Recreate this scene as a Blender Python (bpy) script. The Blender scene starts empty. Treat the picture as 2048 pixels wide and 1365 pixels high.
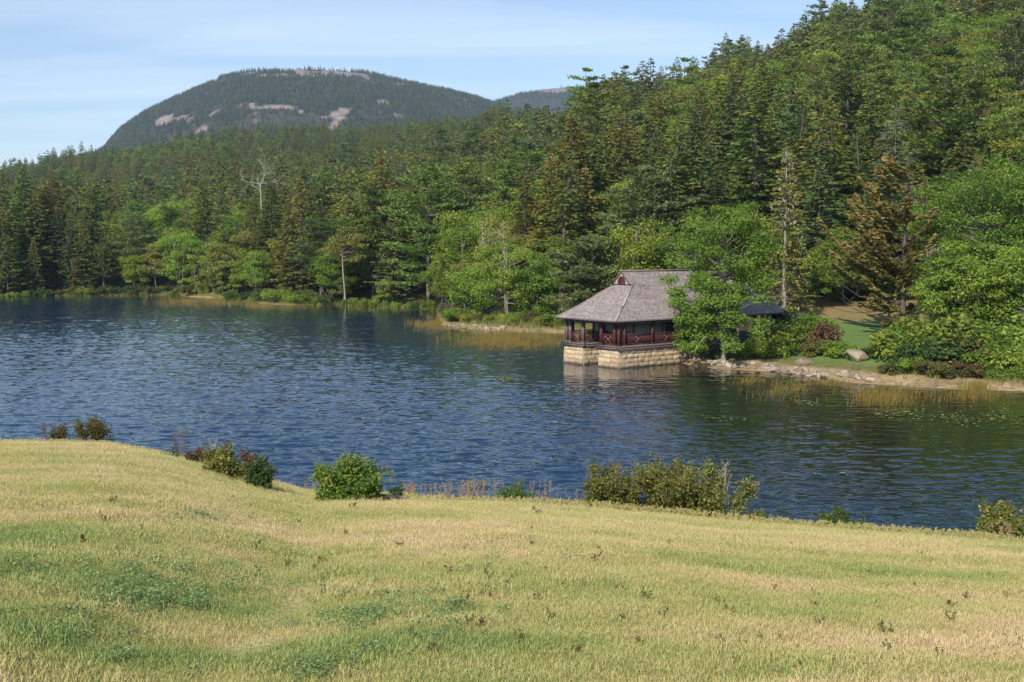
import bpy, bmesh, math, random
import numpy as np
from mathutils import Vector, Matrix

sc = bpy.context.scene
COL = sc.collection
rng = np.random.default_rng(7)
random.seed(7)

# ------------------------------------------------------------------ camera
F, CX, CY, HC = 2200.0, 1024.0, 682.5, 9.1
PITCH = math.atan((CY - 510) / F)
cam = bpy.data.cameras.new('camera')
cam_o = bpy.data.objects.new('camera', cam)
COL.objects.link(cam_o)
cam.sensor_width = 36.0
cam.lens = 36.0 * F / 2048
cam.clip_start = 0.1
cam.clip_end = 20000
cam_o.location = (0, 0, HC)
cam_o.rotation_euler = (math.pi / 2 - PITCH, 0, 0)
sc.camera = cam_o

# ------------------------------------------------------------------ world, sun, exposure
SUN = Vector((-0.34, -0.72, 0.60)).normalized()
world = bpy.data.worlds.new('World')
sc.world = world
world.use_nodes = True
wt = world.node_tree
wn, wl = wt.nodes, wt.links
bg = wn['Background']
sky = wn.new('ShaderNodeTexSky')
sky.sky_type = 'NISHITA'
sky.sun_disc = False
sky.sun_elevation = math.asin(SUN.z)
sky.sun_rotation = math.atan2(SUN.x, SUN.y)
sky.altitude = 0
sky.air_density = 1.0
sky.dust_density = 0.3
sky.ozone_density = 3.0
bg.inputs['Strength'].default_value = 0.115
# thin streaky high cloud, by direction
tc = wn.new('ShaderNodeTexCoord')
sep = wn.new('ShaderNodeSeparateXYZ')
wl.new(tc.outputs['Generated'], sep.inputs[0])
def wmath(op, a, b=None, c=None):
    n = wn.new('ShaderNodeMath'); n.operation = op
    for i, v in enumerate((a, b, c)):
        if v is None: continue
        if isinstance(v, (int, float)): n.inputs[i].default_value = v
        else: wl.new(v, n.inputs[i])
    return n.outputs[0]
zz = wmath('MAXIMUM', sep.outputs['Z'], 0.03)
den = wmath('ADD', zz, 0.12)
px = wmath('DIVIDE', sep.outputs['X'], den)
py = wmath('DIVIDE', sep.outputs['Y'], den)
comb = wn.new('ShaderNodeCombineXYZ')
wl.new(px, comb.inputs[0]); wl.new(py, comb.inputs[1])
mp = wn.new('ShaderNodeMapping')
mp.inputs['Rotation'].default_value = (0, 0, math.radians(-4))
mp.inputs['Scale'].default_value = (0.55, 2.6, 1)
wl.new(comb.outputs[0], mp.inputs[0])
nz = wn.new('ShaderNodeTexNoise'); nz.inputs['Scale'].default_value = 1.0
nz.inputs['Detail'].default_value = 7; nz.inputs['Roughness'].default_value = 0.55
nz.inputs['Distortion'].default_value = 0.6
wl.new(mp.outputs[0], nz.inputs['Vector'])
cr = wn.new('ShaderNodeMapRange'); cr.inputs['From Min'].default_value = 0.34; cr.inputs['From Max'].default_value = 0.80
cr.interpolation_type = 'SMOOTHSTEP'
cr.inputs['To Min'].default_value = 0.10
cr.inputs['To Max'].default_value = 0.45
wl.new(nz.outputs['Fac'], cr.inputs['Value'])
mx = wn.new('ShaderNodeMix'); mx.data_type = 'RGBA'
mx.inputs['B'].default_value = (8.0, 8.4, 9.0, 1)
fade = wn.new('ShaderNodeMapRange'); fade.inputs['From Min'].default_value = .16; fade.inputs['From Max'].default_value = .42; fade.inputs['To Min'].default_value = 1; fade.inputs['To Max'].default_value = .12
wl.new(sep.outputs['Z'], fade.inputs['Value'])
wl.new(wmath('MULTIPLY', cr.outputs['Result'], fade.outputs['Result']), mx.inputs['Factor'])
wl.new(sky.outputs[0], mx.inputs['A'])
wl.new(mx.outputs['Result'], bg.inputs['Color'])

sun = bpy.data.lights.new('sun', 'SUN')
sun.energy = 3.9
sun.angle = math.radians(0.55)
sun.color = (1.0, 0.93, 0.82)
sun_o = bpy.data.objects.new('sun', sun)
COL.objects.link(sun_o)
sun_o.rotation_euler = (-SUN).to_track_quat('-Z', 'Y').to_euler()

sc.view_settings.view_transform = 'Standard'
sc.view_settings.look = 'None'
sc.view_settings.gamma = 1
sc.view_settings.exposure = 0.45
sc.render.engine = 'CYCLES'
cy = sc.cycles
cy.max_bounces = 6; cy.diffuse_bounces = 3; cy.glossy_bounces = 2
cy.transmission_bounces = 3; cy.transparent_max_bounces = 4; cy.volume_bounces = 0
cy.caustics_reflective = False; cy.caustics_refractive = False

# ------------------------------------------------------------------ helpers
def ray(u, v):
    X = (u - CX) / F; Y = (CY - v) / F
    return Vector((X, math.cos(PITCH) + Y * math.sin(PITCH), -math.sin(PITCH) + Y * math.cos(PITCH)))
def gp(u, v, z=0.0):
    d = ray(u, v); t = (z - HC) / d.z
    return Vector((d.x * t, d.y * t, z))
def zat(v, y):                       # height of the ray through row v at forward distance y
    d = ray(CX, v); return HC + d.z / d.y * y
def uk(u): return (u - CX) / F       # column -> x / y
def project(x, y, z):
    c, s = math.cos(PITCH), math.sin(PITCH)
    dz = z - HC
    f = y * c - dz * s
    up = y * s + dz * c
    return CX + F * x / f, CY - F * up / f, f

_tab = np.random.default_rng(11).random((256, 256))
def vnoise(x, y, seed=0):
    x = np.asarray(x, float) + seed * 17.3; y = np.asarray(y, float) + seed * 9.7
    xi = np.floor(x).astype(int); yi = np.floor(y).astype(int)
    fx = x - xi; fy = y - yi
    fx = fx * fx * (3 - 2 * fx); fy = fy * fy * (3 - 2 * fy)
    a = _tab[xi % 256, yi % 256]; b = _tab[(xi + 1) % 256, yi % 256]
    c = _tab[xi % 256, (yi + 1) % 256]; d = _tab[(xi + 1) % 256, (yi + 1) % 256]
    return (a * (1 - fx) + b * fx) * (1 - fy) + (c * (1 - fx) + d * fx) * fy
def fbm(x, y, o=4, seed=0):
    s = 0; a = 0.5; t = 0
    for i in range(o):
        s = s + a * vnoise(np.asarray(x) * 2 ** i, np.asarray(y) * 2 ** i, seed + i); t += a; a *= 0.5
    return s / t

def sstep(a, b, v):
    t = np.clip((v - a) / (b - a), 0, 1); return t * t * (3 - 2 * t)
def srgb(r, g, b):
    def f(c):
        c /= 255
        return c / 12.92 if c <= 0.04045 else ((c + 0.055) / 1.055) ** 2.4
    return (f(r), f(g), f(b), 1)

def mesh_np(name, V, Q, mats=(), mi=None, var=None, attrs=None, smooth=False):
    V = np.asarray(V, np.float32); Q = np.asarray(Q, np.int32)
    m = bpy.data.meshes.new(name)
    n, k = Q.shape
    m.vertices.add(len(V)); m.vertices.foreach_set('co', V.ravel())
    m.loops.add(n * k); m.loops.foreach_set('vertex_index', Q.ravel())
    m.polygons.add(n)
    m.polygons.foreach_set('loop_start', np.arange(0, n * k, k, dtype=np.int32))
    if mi is not None: m.polygons.foreach_set('material_index', np.asarray(mi, np.int32))
    if smooth: m.polygons.foreach_set('use_smooth', np.ones(n, bool))
    if var is not None:
        a = m.attributes.new('var', 'FLOAT', 'POINT'); a.data.foreach_set('value', np.asarray(var, np.float32))
    for nm, arr in (attrs or {}).items():
        a = m.attributes.new(nm, 'FLOAT', 'POINT'); a.data.foreach_set('value', np.asarray(arr, np.float32))
    for mt in mats: m.materials.append(mt)
    m.update(calc_edges=True)
    return m

class G:
    """collects quads with a material index and a tint number per vertex"""
    def __init__(s): s.V = []; s.Q = []; s.M = []; s.A = []; s.n = 0
    def add(s, V, Q, mi=0, var=0.5):
        V = np.asarray(V, float).reshape(-1, 3); Q = np.asarray(Q, int)
        if len(Q) == 0: return
        s.V.append(V); s.Q.append(Q + s.n); s.M.append(np.full(len(Q), mi))
        s.A.append(np.broadcast_to(np.asarray(var, float), (len(V),)).copy()); s.n += len(V)
    def diamonds(s, C, U, W, mi=0, var=None, wide=0.45):
        n = len(C)
        if n == 0: return
        P = np.stack([C - U, C - U * (1 - 2 * wide) + W, C + U, C - U * (1 - 2 * wide) - W], 1)
        v = np.full(n, 0.5) if var is None else np.broadcast_to(var, (n,))
        s.add(P.reshape(-1, 3), np.arange(4 * n).reshape(n, 4), mi, np.repeat(v, 4))
    def tube(s, pts, rad, sides=6, mi=0, var=0.5):
        pts = np.asarray(pts, float); k = len(pts)
        rad = np.broadcast_to(np.asarray(rad, float), (k,))
        T = np.gradient(pts, axis=0); T /= np.linalg.norm(T, axis=1, keepdims=True) + 1e-9
        ref = np.where(np.abs(T[:, 2:3]) > 0.9, np.array([[1., 0, 0]]), np.array([[0, 0, 1.]]))
        A = np.cross(T, ref); A /= np.linalg.norm(A, axis=1, keepdims=True) + 1e-9
        B = np.cross(T, A)
        th = np.arange(sides) * 2 * math.pi / sides
        R = pts[:, None] + rad[:, None, None] * (A[:, None] * np.cos(th)[None, :, None] + B[:, None] * np.sin(th)[None, :, None])
        i = np.arange(k - 1)[:, None] * sides; j = np.arange(sides)[None]; j2 = (j + 1) % sides
        Q = np.stack([i + j, i + j2, i + sides + j2, i + sides + j], -1).reshape(-1, 4)
        s.add(R.reshape(-1, 3), Q, mi, var)
    def box(s, x0, x1, y0, y1, z0, z1, mi=0, var=0.5):
        P = [(x, y, z) for z in (z0, z1) for y in (y0, y1) for x in (x0, x1)]
        Q = [(0, 2, 3, 1), (4, 5, 7, 6), (0, 1, 5, 4), (2, 6, 7, 3), (0, 4, 6, 2), (1, 3, 7, 5)]
        s.add(P, Q, mi, var)
    def bar(s, a, b, w, h, mi=0, var=0.5, up=(0, 0, 1)):
        a = Vector(a); b = Vector(b); d = (b - a).normalized()
        sx = d.cross(Vector(up))
        if sx.length < 1e-4: sx = d.cross(Vector((1, 0, 0)))
        sx.normalize(); uz = sx.cross(d)
        P = []
        for p in (a, b):
            for i, j in ((-1, -1), (1, -1), (1, 1), (-1, 1)):
                P.append(p + sx * (w / 2 * i) + uz * (h / 2 * j))
        s.add([tuple(p) for p in P], [(0, 1, 2, 3), (7, 6, 5, 4), (0, 4, 5, 1), (1, 5, 6, 2), (2, 6, 7, 3), (3, 7, 4, 0)], mi, var)
    def mesh(s, name, mats, smooth=False):
        return mesh_np(name, np.concatenate(s.V), np.concatenate(s.Q), mats, np.concatenate(s.M), np.concatenate(s.A), smooth=smooth)

def obj(name, mesh, parent=None, loc=None):
    o = bpy.data.objects.new(name, mesh); COL.objects.link(o)
    if parent: o.parent = parent
    if loc is not None: o.location = loc
    return o
def empty(name, loc, rz=0, sc_=1.0):
    o = bpy.data.objects.new(name, None); COL.objects.link(o)
    o.location = loc; o.rotation_euler = (0, 0, rz); o.scale = (sc_,) * 3 if isinstance(sc_, (int, float)) else sc_
    o.empty_display_size = 0.2
    return o
def tag(o, label=None, cat=None, group=None, kind=None):
    if label: o['label'] = label
    if cat: o['category'] = cat
    if group: o['group'] = group
    if kind: o['kind'] = kind
    return o

# ------------------------------------------------------------------ materials
class NT:
    def __init__(s, name):
        s.m = bpy.data.materials.new(name); s.m.use_nodes = True
        s.t = s.m.node_tree; s.n = s.t.nodes; s.l = s.t.links
        s.b = s.n['Principled BSDF']; s.out = s.n['Material Output']
        s.b.inputs['Specular IOR Level'].default_value = 0.25
        s.b.inputs['Roughness'].default_value = 0.8
    def N(s, t, **kw):
        n = s.n.new(t)
        for k, v in kw.items():
            if hasattr(n, k): setattr(n, k, v)
            else: s.set(n.inputs[k], v)
        return n
    def set(s, inp, v):
        if hasattr(v, 'node'): s.l.new(v, inp)
        else: inp.default_value = v
    def math(s, op, a, b=0.0, c=None):
        n = s.n.new('ShaderNodeMath'); n.operation = op
        s.set(n.inputs[0], a); s.set(n.inputs[1], b)
        if c is not None: s.set(n.inputs[2], c)
        return n.outputs[0]
    def mix(s, f, a, b, typ='MIX'):
        n = s.n.new('ShaderNodeMix'); n.data_type = 'RGBA'; n.blend_type = typ
        s.set(n.inputs['Factor'], f); s.set(n.inputs['A'], a); s.set(n.inputs['B'], b)
        return n.outputs['Result']
    def noise(s, vec, scale, detail=3, rough=0.55, dist=0.0):
        n = s.n.new('ShaderNodeTexNoise')
        n.inputs['Scale'].default_value = scale; n.inputs['Detail'].default_value = detail
        n.inputs['Roughness'].default_value = rough; n.inputs['Distortion'].default_value = dist
        if vec is not None: s.l.new(vec, n.inputs['Vector'])
        return n.outputs['Fac']
    def rng(s, v, a, b, c=0.0, d=1.0, smooth=True):
        n = s.n.new('ShaderNodeMapRange')
        if smooth: n.interpolation_type = 'SMOOTHSTEP'
        s.set(n.inputs['Value'], v)
        for k, x in (('From Min', a), ('From Max', b), ('To Min', c), ('To Max', d)): n.inputs[k].default_value = x
        return n.outputs['Result']
    def pos(s): return s.n.new('ShaderNodeNewGeometry').outputs['Position']
    def objc(s): return s.n.new('ShaderNodeTexCoord').outputs['Object']
    def attr(s, name):
        n = s.n.new('ShaderNodeAttribute'); n.attribute_name = name; return n.outputs['Fac']
    def map(s, vec, scale=(1, 1, 1), rot=(0, 0, 0), loc=(0, 0, 0)):
        n = s.n.new('ShaderNodeMapping'); s.l.new(vec, n.inputs[0])
        n.inputs['Scale'].default_value = scale; n.inputs['Rotation'].default_value = rot; n.inputs['Location'].default_value = loc
        return n.outputs[0]
    def ramp(s, v, stops, interp='LINEAR'):
        n = s.n.new('ShaderNodeValToRGB'); s.set(n.inputs[0], v)
        cr = n.color_ramp; cr.interpolation = interp
        while len(cr.elements) > 1: cr.elements.remove(cr.elements[0])
        cr.elements[0].position = stops[0][0]; cr.elements[0].color = stops[0][1]
        for p, c in stops[1:]:
            e = cr.elements.new(p); e.color = c
        return n.outputs[0]
    def bump(s, h, dist=0.05, strength=1.0):
        n = s.n.new('ShaderNodeBump'); n.inputs['Distance'].default_value = dist; n.inputs['Strength'].default_value = strength
        s.l.new(h, n.inputs['Height']); s.l.new(n.outputs[0], s.b.inputs['Normal'])
    def base(s, c): s.set(s.b.inputs['Base Color'], c)

def L(r, g, b): return (r, g, b, 1)

def leaf_mat(name, stops, trans=0.3, rough=0.65, hue=0.03, val=0.35, spec=0.25):
    m = NT(name)
    col = m.ramp(m.attr('var'), stops)
    oi = m.n.new('ShaderNodeObjectInfo')
    h = m.n.new('ShaderNodeHueSaturation')
    m.set(h.inputs['Hue'], m.rng(oi.outputs['Random'], 0, 1, 0.5 - hue, 0.5 + hue, False))
    r2 = m.math('FRACT', m.math('MULTIPLY', oi.outputs['Random'], 7.31))
    m.set(h.inputs['Value'], m.rng(r2, 0, 1, 1 - val, 1 + val, False))
    m.set(h.inputs['Color'], col)
    m.base(h.outputs[0])
    m.b.inputs['Roughness'].default_value = rough
    m.b.inputs['Specular IOR Level'].default_value = spec
    if trans > 0:
        tr = m.n.new('ShaderNodeBsdfTranslucent')
        g = m.n.new('ShaderNodeMix'); g.data_type = 'RGBA'; g.blend_type = 'MULTIPLY'
        g.inputs['Factor'].default_value = 1
        m.set(g.inputs['A'], h.outputs[0]); g.inputs['B'].default_value = (1.25, 1.3, 0.6, 1)
        m.set(tr.inputs['Color'], g.outputs['Result'])
        ms = m.n.new('ShaderNodeMixShader'); ms.inputs[0].default_value = trans
        m.l.new(m.b.outputs[0], ms.inputs[1]); m.l.new(tr.outputs[0], ms.inputs[2])
        m.l.new(ms.outputs[0], m.out.inputs['Surface'])
    return m.m

def bark_mat(name, c1, c2, scale=6):
    m = NT(name)
    n = m.noise(m.map(m.objc(), (1, 1, 0.35)), scale, 4)
    m.base(m.ramp(n, [(0.3, c1), (0.7, c2)])); m.b.inputs['Roughness'].default_value = 0.9
    m.bump(n, 0.03)
    return m.m

MAT = {}
MAT['bark_dark'] = bark_mat('bark_dark', L(.06, .048, .04), L(.17, .14, .115))
MAT['bark_grey'] = bark_mat('bark_grey', L(.12, .10, .085), L(.26, .23, .20))
MAT['bark_pale'] = bark_mat('bark_pale', L(.20, .17, .14), L(.42, .37, .31))
# foliage tones
SP = {
 'dark': leaf_mat('spruce_dark', [(0, L(0.064, 0.094, 0.022)), (.55, L(0.130, 0.169, 0.034)), (.85, L(0.200, 0.216, 0.042)), (1, L(0.286, 0.192, 0.053))], .2, val=.3),
 'olive': leaf_mat('spruce_olive', [(0, L(0.095, 0.100, 0.022)), (.55, L(0.181, 0.184, 0.035)), (.8, L(0.257, 0.216, 0.042)), (1, L(0.362, 0.209, 0.059))], .2, val=.3),
 'brown': leaf_mat('spruce_brown', [(0, L(0.103, 0.095, 0.026)), (.5, L(0.186, 0.165, 0.043)), (.8, L(0.271, 0.206, 0.065)), (1, L(0.362, 0.237, 0.090))], .15, val=.2, hue=.012),
 'blue': leaf_mat('spruce_blue', [(0, L(0.069, 0.106, 0.038)), (.55, L(0.133, 0.184, 0.061)), (1, L(0.209, 0.249, 0.083))], .2, val=.25),
}
SP['far'] = leaf_mat('spruce_far', [(0, L(0.036, 0.045, 0.026)), (.55, L(0.070, 0.077, 0.043)), (1, L(0.124, 0.113, 0.069))], .1, val=.3)
PI_ = {
 'green': leaf_mat('pine_green', [(0, L(0.070, 0.108, 0.024)), (.5, L(0.153, 0.211, 0.041)), (1, L(0.266, 0.319, 0.069))], .25, val=.22, hue=.02),
 'blue': leaf_mat('pine_blue', [(0, L(0.068, 0.103, 0.041)), (.5, L(0.127, 0.175, 0.062)), (1, L(0.226, 0.268, 0.103))], .25, val=.2, hue=.02),
}
BR = {
 'green': leaf_mat('leaf_green', [(0, L(0.091, 0.147, 0.023)), (.5, L(0.183, 0.266, 0.039)), (1, L(0.317, 0.395, 0.069))], .4, val=.22, hue=.02),
 'light': leaf_mat('leaf_light', [(0, L(0.134, 0.195, 0.029)), (.5, L(0.250, 0.336, 0.048)), (1, L(0.415, 0.466, 0.086))], .4, val=.2, hue=.02),
 'yellow': leaf_mat('leaf_yellow', [(0, L(0.183, 0.206, 0.032)), (.5, L(0.329, 0.336, 0.055)), (1, L(0.512, 0.460, 0.092))], .4, val=.2, hue=.02),
 'olive': leaf_mat('leaf_olive', [(0, L(0.116, 0.142, 0.029)), (.5, L(0.226, 0.242, 0.051)), (1, L(0.378, 0.336, 0.086))], .35, val=.22, hue=.02),
 'orange': leaf_mat('leaf_orange', [(0, L(0.171, 0.142, 0.034)), (.5, L(0.305, 0.212, 0.057)), (1, L(0.464, 0.271, 0.081))], .35, val=.2, hue=.02),
}
BUSHM = {
 'mixed': leaf_mat('bush_mixed', [(0, L(.09, .11, .028)), (.5, L(.20, .215, .05)), (.78, L(.34, .31, .07)), (.92, L(.34, .21, .07)), (1, L(.30, .10, .06))], .35, hue=.01, val=.15),
 'green': leaf_mat('bush_green', [(0, L(.05, .10, .025)), (.6, L(.11, .18, .04)), (.9, L(.19, .25, .055)), (1, L(.25, .17, .06))], .35, hue=.01, val=.15),
 'deep': leaf_mat('bush_deep', [(0, L(.035, .075, .022)), (.6, L(.08, .14, .04)), (1, L(.16, .21, .06))], .3, hue=.01, val=.1),
 'vine': leaf_mat('bush_vine', [(0, L(.06, .12, .02)), (.5, L(.14, .22, .035)), (.85, L(.32, .36, .06)), (.93, L(.38, .33, .07)), (1, L(.3, .09, .05))], .4, hue=.01, val=.1),
 'red': leaf_mat('bush_red', [(0, L(.10, .075, .04)), (.5, L(.17, .10, .06)), (1, L(.28, .12, .085))], .3, hue=.01, val=.1),
 'olive': leaf_mat('bush_olive', [(0, L(.08, .085, .022)), (.6, L(.16, .155, .04)), (1, L(.26, .19, .06))], .3, hue=.015, val=.2),
 'fire': leaf_mat('bush_fire', [(0, L(.35, .10, .02)), (.6, L(.62, .20, .03)), (1, L(.75, .33, .05))], .35, hue=.01, val=.1),
 'crimson': leaf_mat('bush_crimson', [(0, L(.10, .025, .018)), (.6, L(.20, .04, .025)), (1, L(.3, .10, .04))], .3, hue=.01, val=.1),
}
LICH = leaf_mat('lichen_grey', [(0, L(.12, .13, .085)), (1, L(.34, .35, .25))], .2, hue=.01, val=.1)

# ------------------------------------------------------------------ ground shapes
# meadow: per column, a parabola that just touches the sight line through the photographed crest
CREST = [(-500, 882, 46), (0, 886, 46), (120, 887, 46), (200, 890, 45.5), (330, 912, 44), (420, 936, 42.5), (520, 964, 40.5), (600, 986, 37.5),
         (680, 993, 33), (800, 1000, 31), (1000, 1012, 29.5), (1200, 1025, 28), (1400, 1041, 27), (1700, 1064, 25.5), (2048, 1092, 24), (2600, 1135, 22)]
_ck = np.array([uk(u) for u, v, d in CREST]); _ct = np.array([-ray(u, v).z / ray(u, v).y for u, v, d in CREST]); _cd = np.array([d for *_, d in CREST])
def crest(k): return np.interp(k, _ck, _ct), np.interp(k, _ck, _cd)
def zmeadow(x, y, micro=True):
    x = np.asarray(x, float); y = np.asarray(y, float)
    k = x / np.maximum(y, 9.0)
    t, D = crest(k)
    b = 1.6 / D ** 2; a = t - 3.2 / D
    z = 7.5 - a * y - b * y * y
    if micro:
        z = z + (fbm(x * .35, y * .35, 3, 3) - .5) * .16 + (fbm(x * 2.1, y * 2.1, 2, 5) - .5) * .06
    return np.maximum(z, -3.0)

# far shoreline, seen in the photo as points on the water plane
SHORE = [(-700, 588), (-300, 592), (0, 596), (120, 592), (250, 591), (330, 592), (420, 596), (470, 604), (560, 610), (690, 613), (800, 616), (868, 621), (880, 640), (884, 653), (930, 657),
         (1000, 662), (1125, 666), (1180, 675), (1240, 690), (1300, 706), (1360, 724), (1392, 734), (1450, 738), (1530, 742), (1620, 752), (1720, 765), (1850, 773), (2048, 780), (2500, 793), (3000, 800)]
_sk = np.array([uk(u) for u, v in SHORE]); _sd = np.array([gp(u, v).y for u, v in SHORE])
def dshore(k): return np.interp(k, _sk, _sd)
PROF = {
 -700: [(230, 0), (300, 6), (450, 14), (700, 35), (900, 60), (1200, 50)],
 0: [(226, 0), (300, 7), (450, 15), (700, 40), (900, 71), (1200, 58)],
 200: [(236, 0), (300, 8), (450, 18), (700, 47), (900, 82), (1200, 70)],
 450: [(214, 0), (300, 11), (450, 22), (700, 55), (950, 103), (1200, 93)],
 700: [(193, 0), (300, 11), (450, 24), (700, 60), (950, 106), (1200, 98)],
 900: [(170, 0), (250, 8), (400, 26), (650, 66), (900, 106), (1200, 98)],
 1000: [(145, 0), (220, 7), (350, 23), (550, 57), (750, 96), (1100, 90)],
 1100: [(135, 0), (200, 7), (300, 20), (450, 44), (620, 75), (900, 72)],
 1250: [(120, 0), (180, 8), (260, 23), (400, 51), (530, 74), (800, 72)],
 1500: [(100, 0), (150, 6), (220, 24), (380, 61), (570, 99), (800, 97)],
 1700: [(95, .5), (130, 2.6), (170, 10), (230, 30), (400, 77), (610, 129), (850, 129)],
 2048: [(80, 0), (120, 2.6), (170, 14), (240, 38), (400, 95), (650, 190), (900, 190)],
 2500: [(78, 0), (120, 2.6), (170, 14), (240, 42), (400, 110), (650, 230), (900, 230)],
 3000: [(78, 0), (120, 2.6), (170, 14), (240, 42), (400, 110), (650, 230), (900, 230)],
}
_pk = sorted(PROF)
def zland(x, y):
    x = np.asarray(x, float); y = np.asarray(y, float)
    k = x / np.maximum(y, 20.0); u = k * F + CX
    cols = np.stack([np.interp(y, *zip(*PROF[p])) for p in _pk])
    i = np.clip(np.searchsorted(_pk, u) - 1, 0, len(_pk) - 2)
    p0 = np.array(_pk)[i]; p1 = np.array(_pk)[i + 1]
    f = np.clip((u - p0) / (p1 - p0), 0, 1); f = f * f * (3 - 2 * f)
    z = np.take_along_axis(cols, i[None], 0)[0] * (1 - f) + np.take_along_axis(cols, (i + 1)[None], 0)[0] * f
    ds = y - dshore(k)
    ds = ds + (fbm(x * .25, y * .25, 3, 9) - .5) * 2.2
    bank = np.where(ds > 0, .04 + .65 * (1 - np.exp(-np.maximum(ds, 0) / 3.5)), np.maximum(ds * .12, -2.0))
    wfl = sstep(110, 150, dshore(k))
    z = np.where(ds > 0, z * (np.clip(ds / 12, 0, 1) * (1 - wfl) + np.clip((ds - 5) / 26, 0, 1) * wfl), 0) + bank
    far = np.clip((y - 130) / 150, 0, 1)
    z = z + far * (fbm(x * .03, y * .03, 3, 2) - .5) * 9
    z = z + np.where(ds > 1, (fbm(x * .5, y * .5, 2, 4) - .5) * .18, 0)
    return z
def zl(x, y): return float(zland(np.array([x]), np.array([y]))[0])
def zm(x, y): return float(zmeadow(np.array([x]), np.array([y]))[0])
def at(u, y):                         # land point in column u at forward distance y
    x = uk(u) * y; return x, y, zl(x, y)

def grid_mesh(name, X, Y, Z, mats, attrs=None):
    r, c = X.shape
    V = np.stack([X, Y, Z], -1).reshape(-1, 3)
    i = np.arange(r - 1)[:, None] * c + np.arange(c - 1)[None]
    Q = np.stack([i, i + 1, i + c + 1, i + c], -1).reshape(-1, 4)
    return mesh_np(name, V, Q, mats, attrs={k: v.ravel() for k, v in (attrs or {}).items()}, smooth=True)

# meadow ------------------------------------------------------------
def meadow_colour(m):
    p = m.pos()
    big = m.noise(m.map(p, (.07, .42, 1), (0, 0, .10)), 1.0, 5, .6, .4)
    mid = m.noise(m.map(p, (.5, 1.0, 1)), 1.0, 4, .6)
    f = m.math('ADD', m.math('MULTIPLY', big, .62), m.math('MULTIPLY', mid, .38))
    return p, f
mm = NT('meadow_soil')
p, f = meadow_colour(mm)
mm.base(mm.ramp(f, [(.36, L(.28, .31, .09)), (.46, L(.39, .37, .12)), (.56, L(.50, .41, .18))]))
mm.bump(mm.noise(p, 14, 4), 0.05)
xs = np.arange(-70, 70.1, .5); ys = np.arange(-60, 66.1, .5)
X, Y = np.meshgrid(xs, ys)
tag(obj('meadow', grid_mesh('meadow', X, Y, zmeadow(X, Y), [mm.m])), 'sloping meadow of short dry grass running down to the pond', kind='structure')

# land beyond the pond -----------------------------------------------
lm = NT('land_soil')
p = lm.pos()
n1 = lm.noise(p, .35, 4); n2 = lm.noise(p, 2.5, 4)
floor_c = lm.ramp(n1, [(.35, L(.035, .04, .014)), (.65, L(.085, .075, .03))])
bank_c = lm.ramp(lm.math('ADD', lm.math('MULTIPLY', n1, .5), lm.math('MULTIPLY', n2, .5)), [(.36, L(.17, .12, .07)), (.5, L(.36, .25, .13)), (.64, L(.50, .36, .22))])
sedge_c = lm.ramp(n2, [(.35, L(.10, .115, .03)), (.65, L(.21, .185, .06))])
lawn_c = lm.ramp(lm.math('ADD', lm.math('MULTIPLY', n1, .5), lm.math('MULTIPLY', lm.noise(p, 6, 3), .5)), [(.3, L(.09, .17, .04)), (.7, L(.17, .255, .065))])
dry_c = lm.ramp(n2, [(.3, L(.21, .16, .06)), (.7, L(.33, .24, .10))])
c = lm.mix(lm.attr('sedge'), floor_c, sedge_c)
c = lm.mix(lm.attr('lawn'), c, lawn_c)
c = lm.mix(lm.attr('dry'), c, dry_c)
c = lm.mix(lm.attr('bank'), c, bank_c)
lm.base(c); lm.bump(n2, .08)
ks = uk(np.concatenate([np.arange(-700, 800, 20), np.arange(800, 1160, 5), np.arange(1160, 2200, 9), np.arange(2200, 3000, 40)]).astype(float))
tt = np.concatenate([np.linspace(-14, 0, 8)[:-1], np.linspace(0, 16, 33)[:-1], 16 + (np.linspace(0, 1, 90) ** 1.7) * 1150])
K = np.broadcast_to(ks[None], (len(tt), len(ks))); D = dshore(ks)[None] + tt[:, None]
D = np.minimum(D, 1240)
X = K * D; Y = D
Z = zland(X, Y)
DS = Y - dshore(X / Y) + (fbm(X * .25, Y * .25, 3, 9) - .5) * 2.2
U = K * F + CX
nlow = fbm(X * .12, Y * .12, 3, 21)
bankw = np.interp(U, [-700, 300, 480, 640, 870, 880, 930, 1125, 1390, 1500, 1700, 2048, 3000], [1.6, 1.6, 1.6, 1.6, 2.6, 5, 3, 2, 2.5, 4, 3.6, 2.4, 2.4])
bank = 1 - sstep(.55, 1.0, (DS / bankw + (nlow - .5) * .5))
sedge = (1 - sstep(4, 13, DS + (nlow - .5) * 8))
lawn = sstep(1560, 1600, U) * (1 - sstep(1840, 1900, U)) * sstep(4, 7, DS) * (1 - sstep(112, 117, Y + (nlow - .5) * 6))
dry = sstep(1560, 1600, U) * (1 - sstep(1840, 1900, U)) * sstep(110, 116, Y) * (1 - sstep(128, 134, Y))
tag(obj('hillside_terrain', grid_mesh('hillside_terrain', X, Y, Z, [lm.m], dict(bank=bank, sedge=sedge, lawn=lawn, dry=dry))), 'rising land and wooded hillside beyond the pond', kind='structure')

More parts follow.
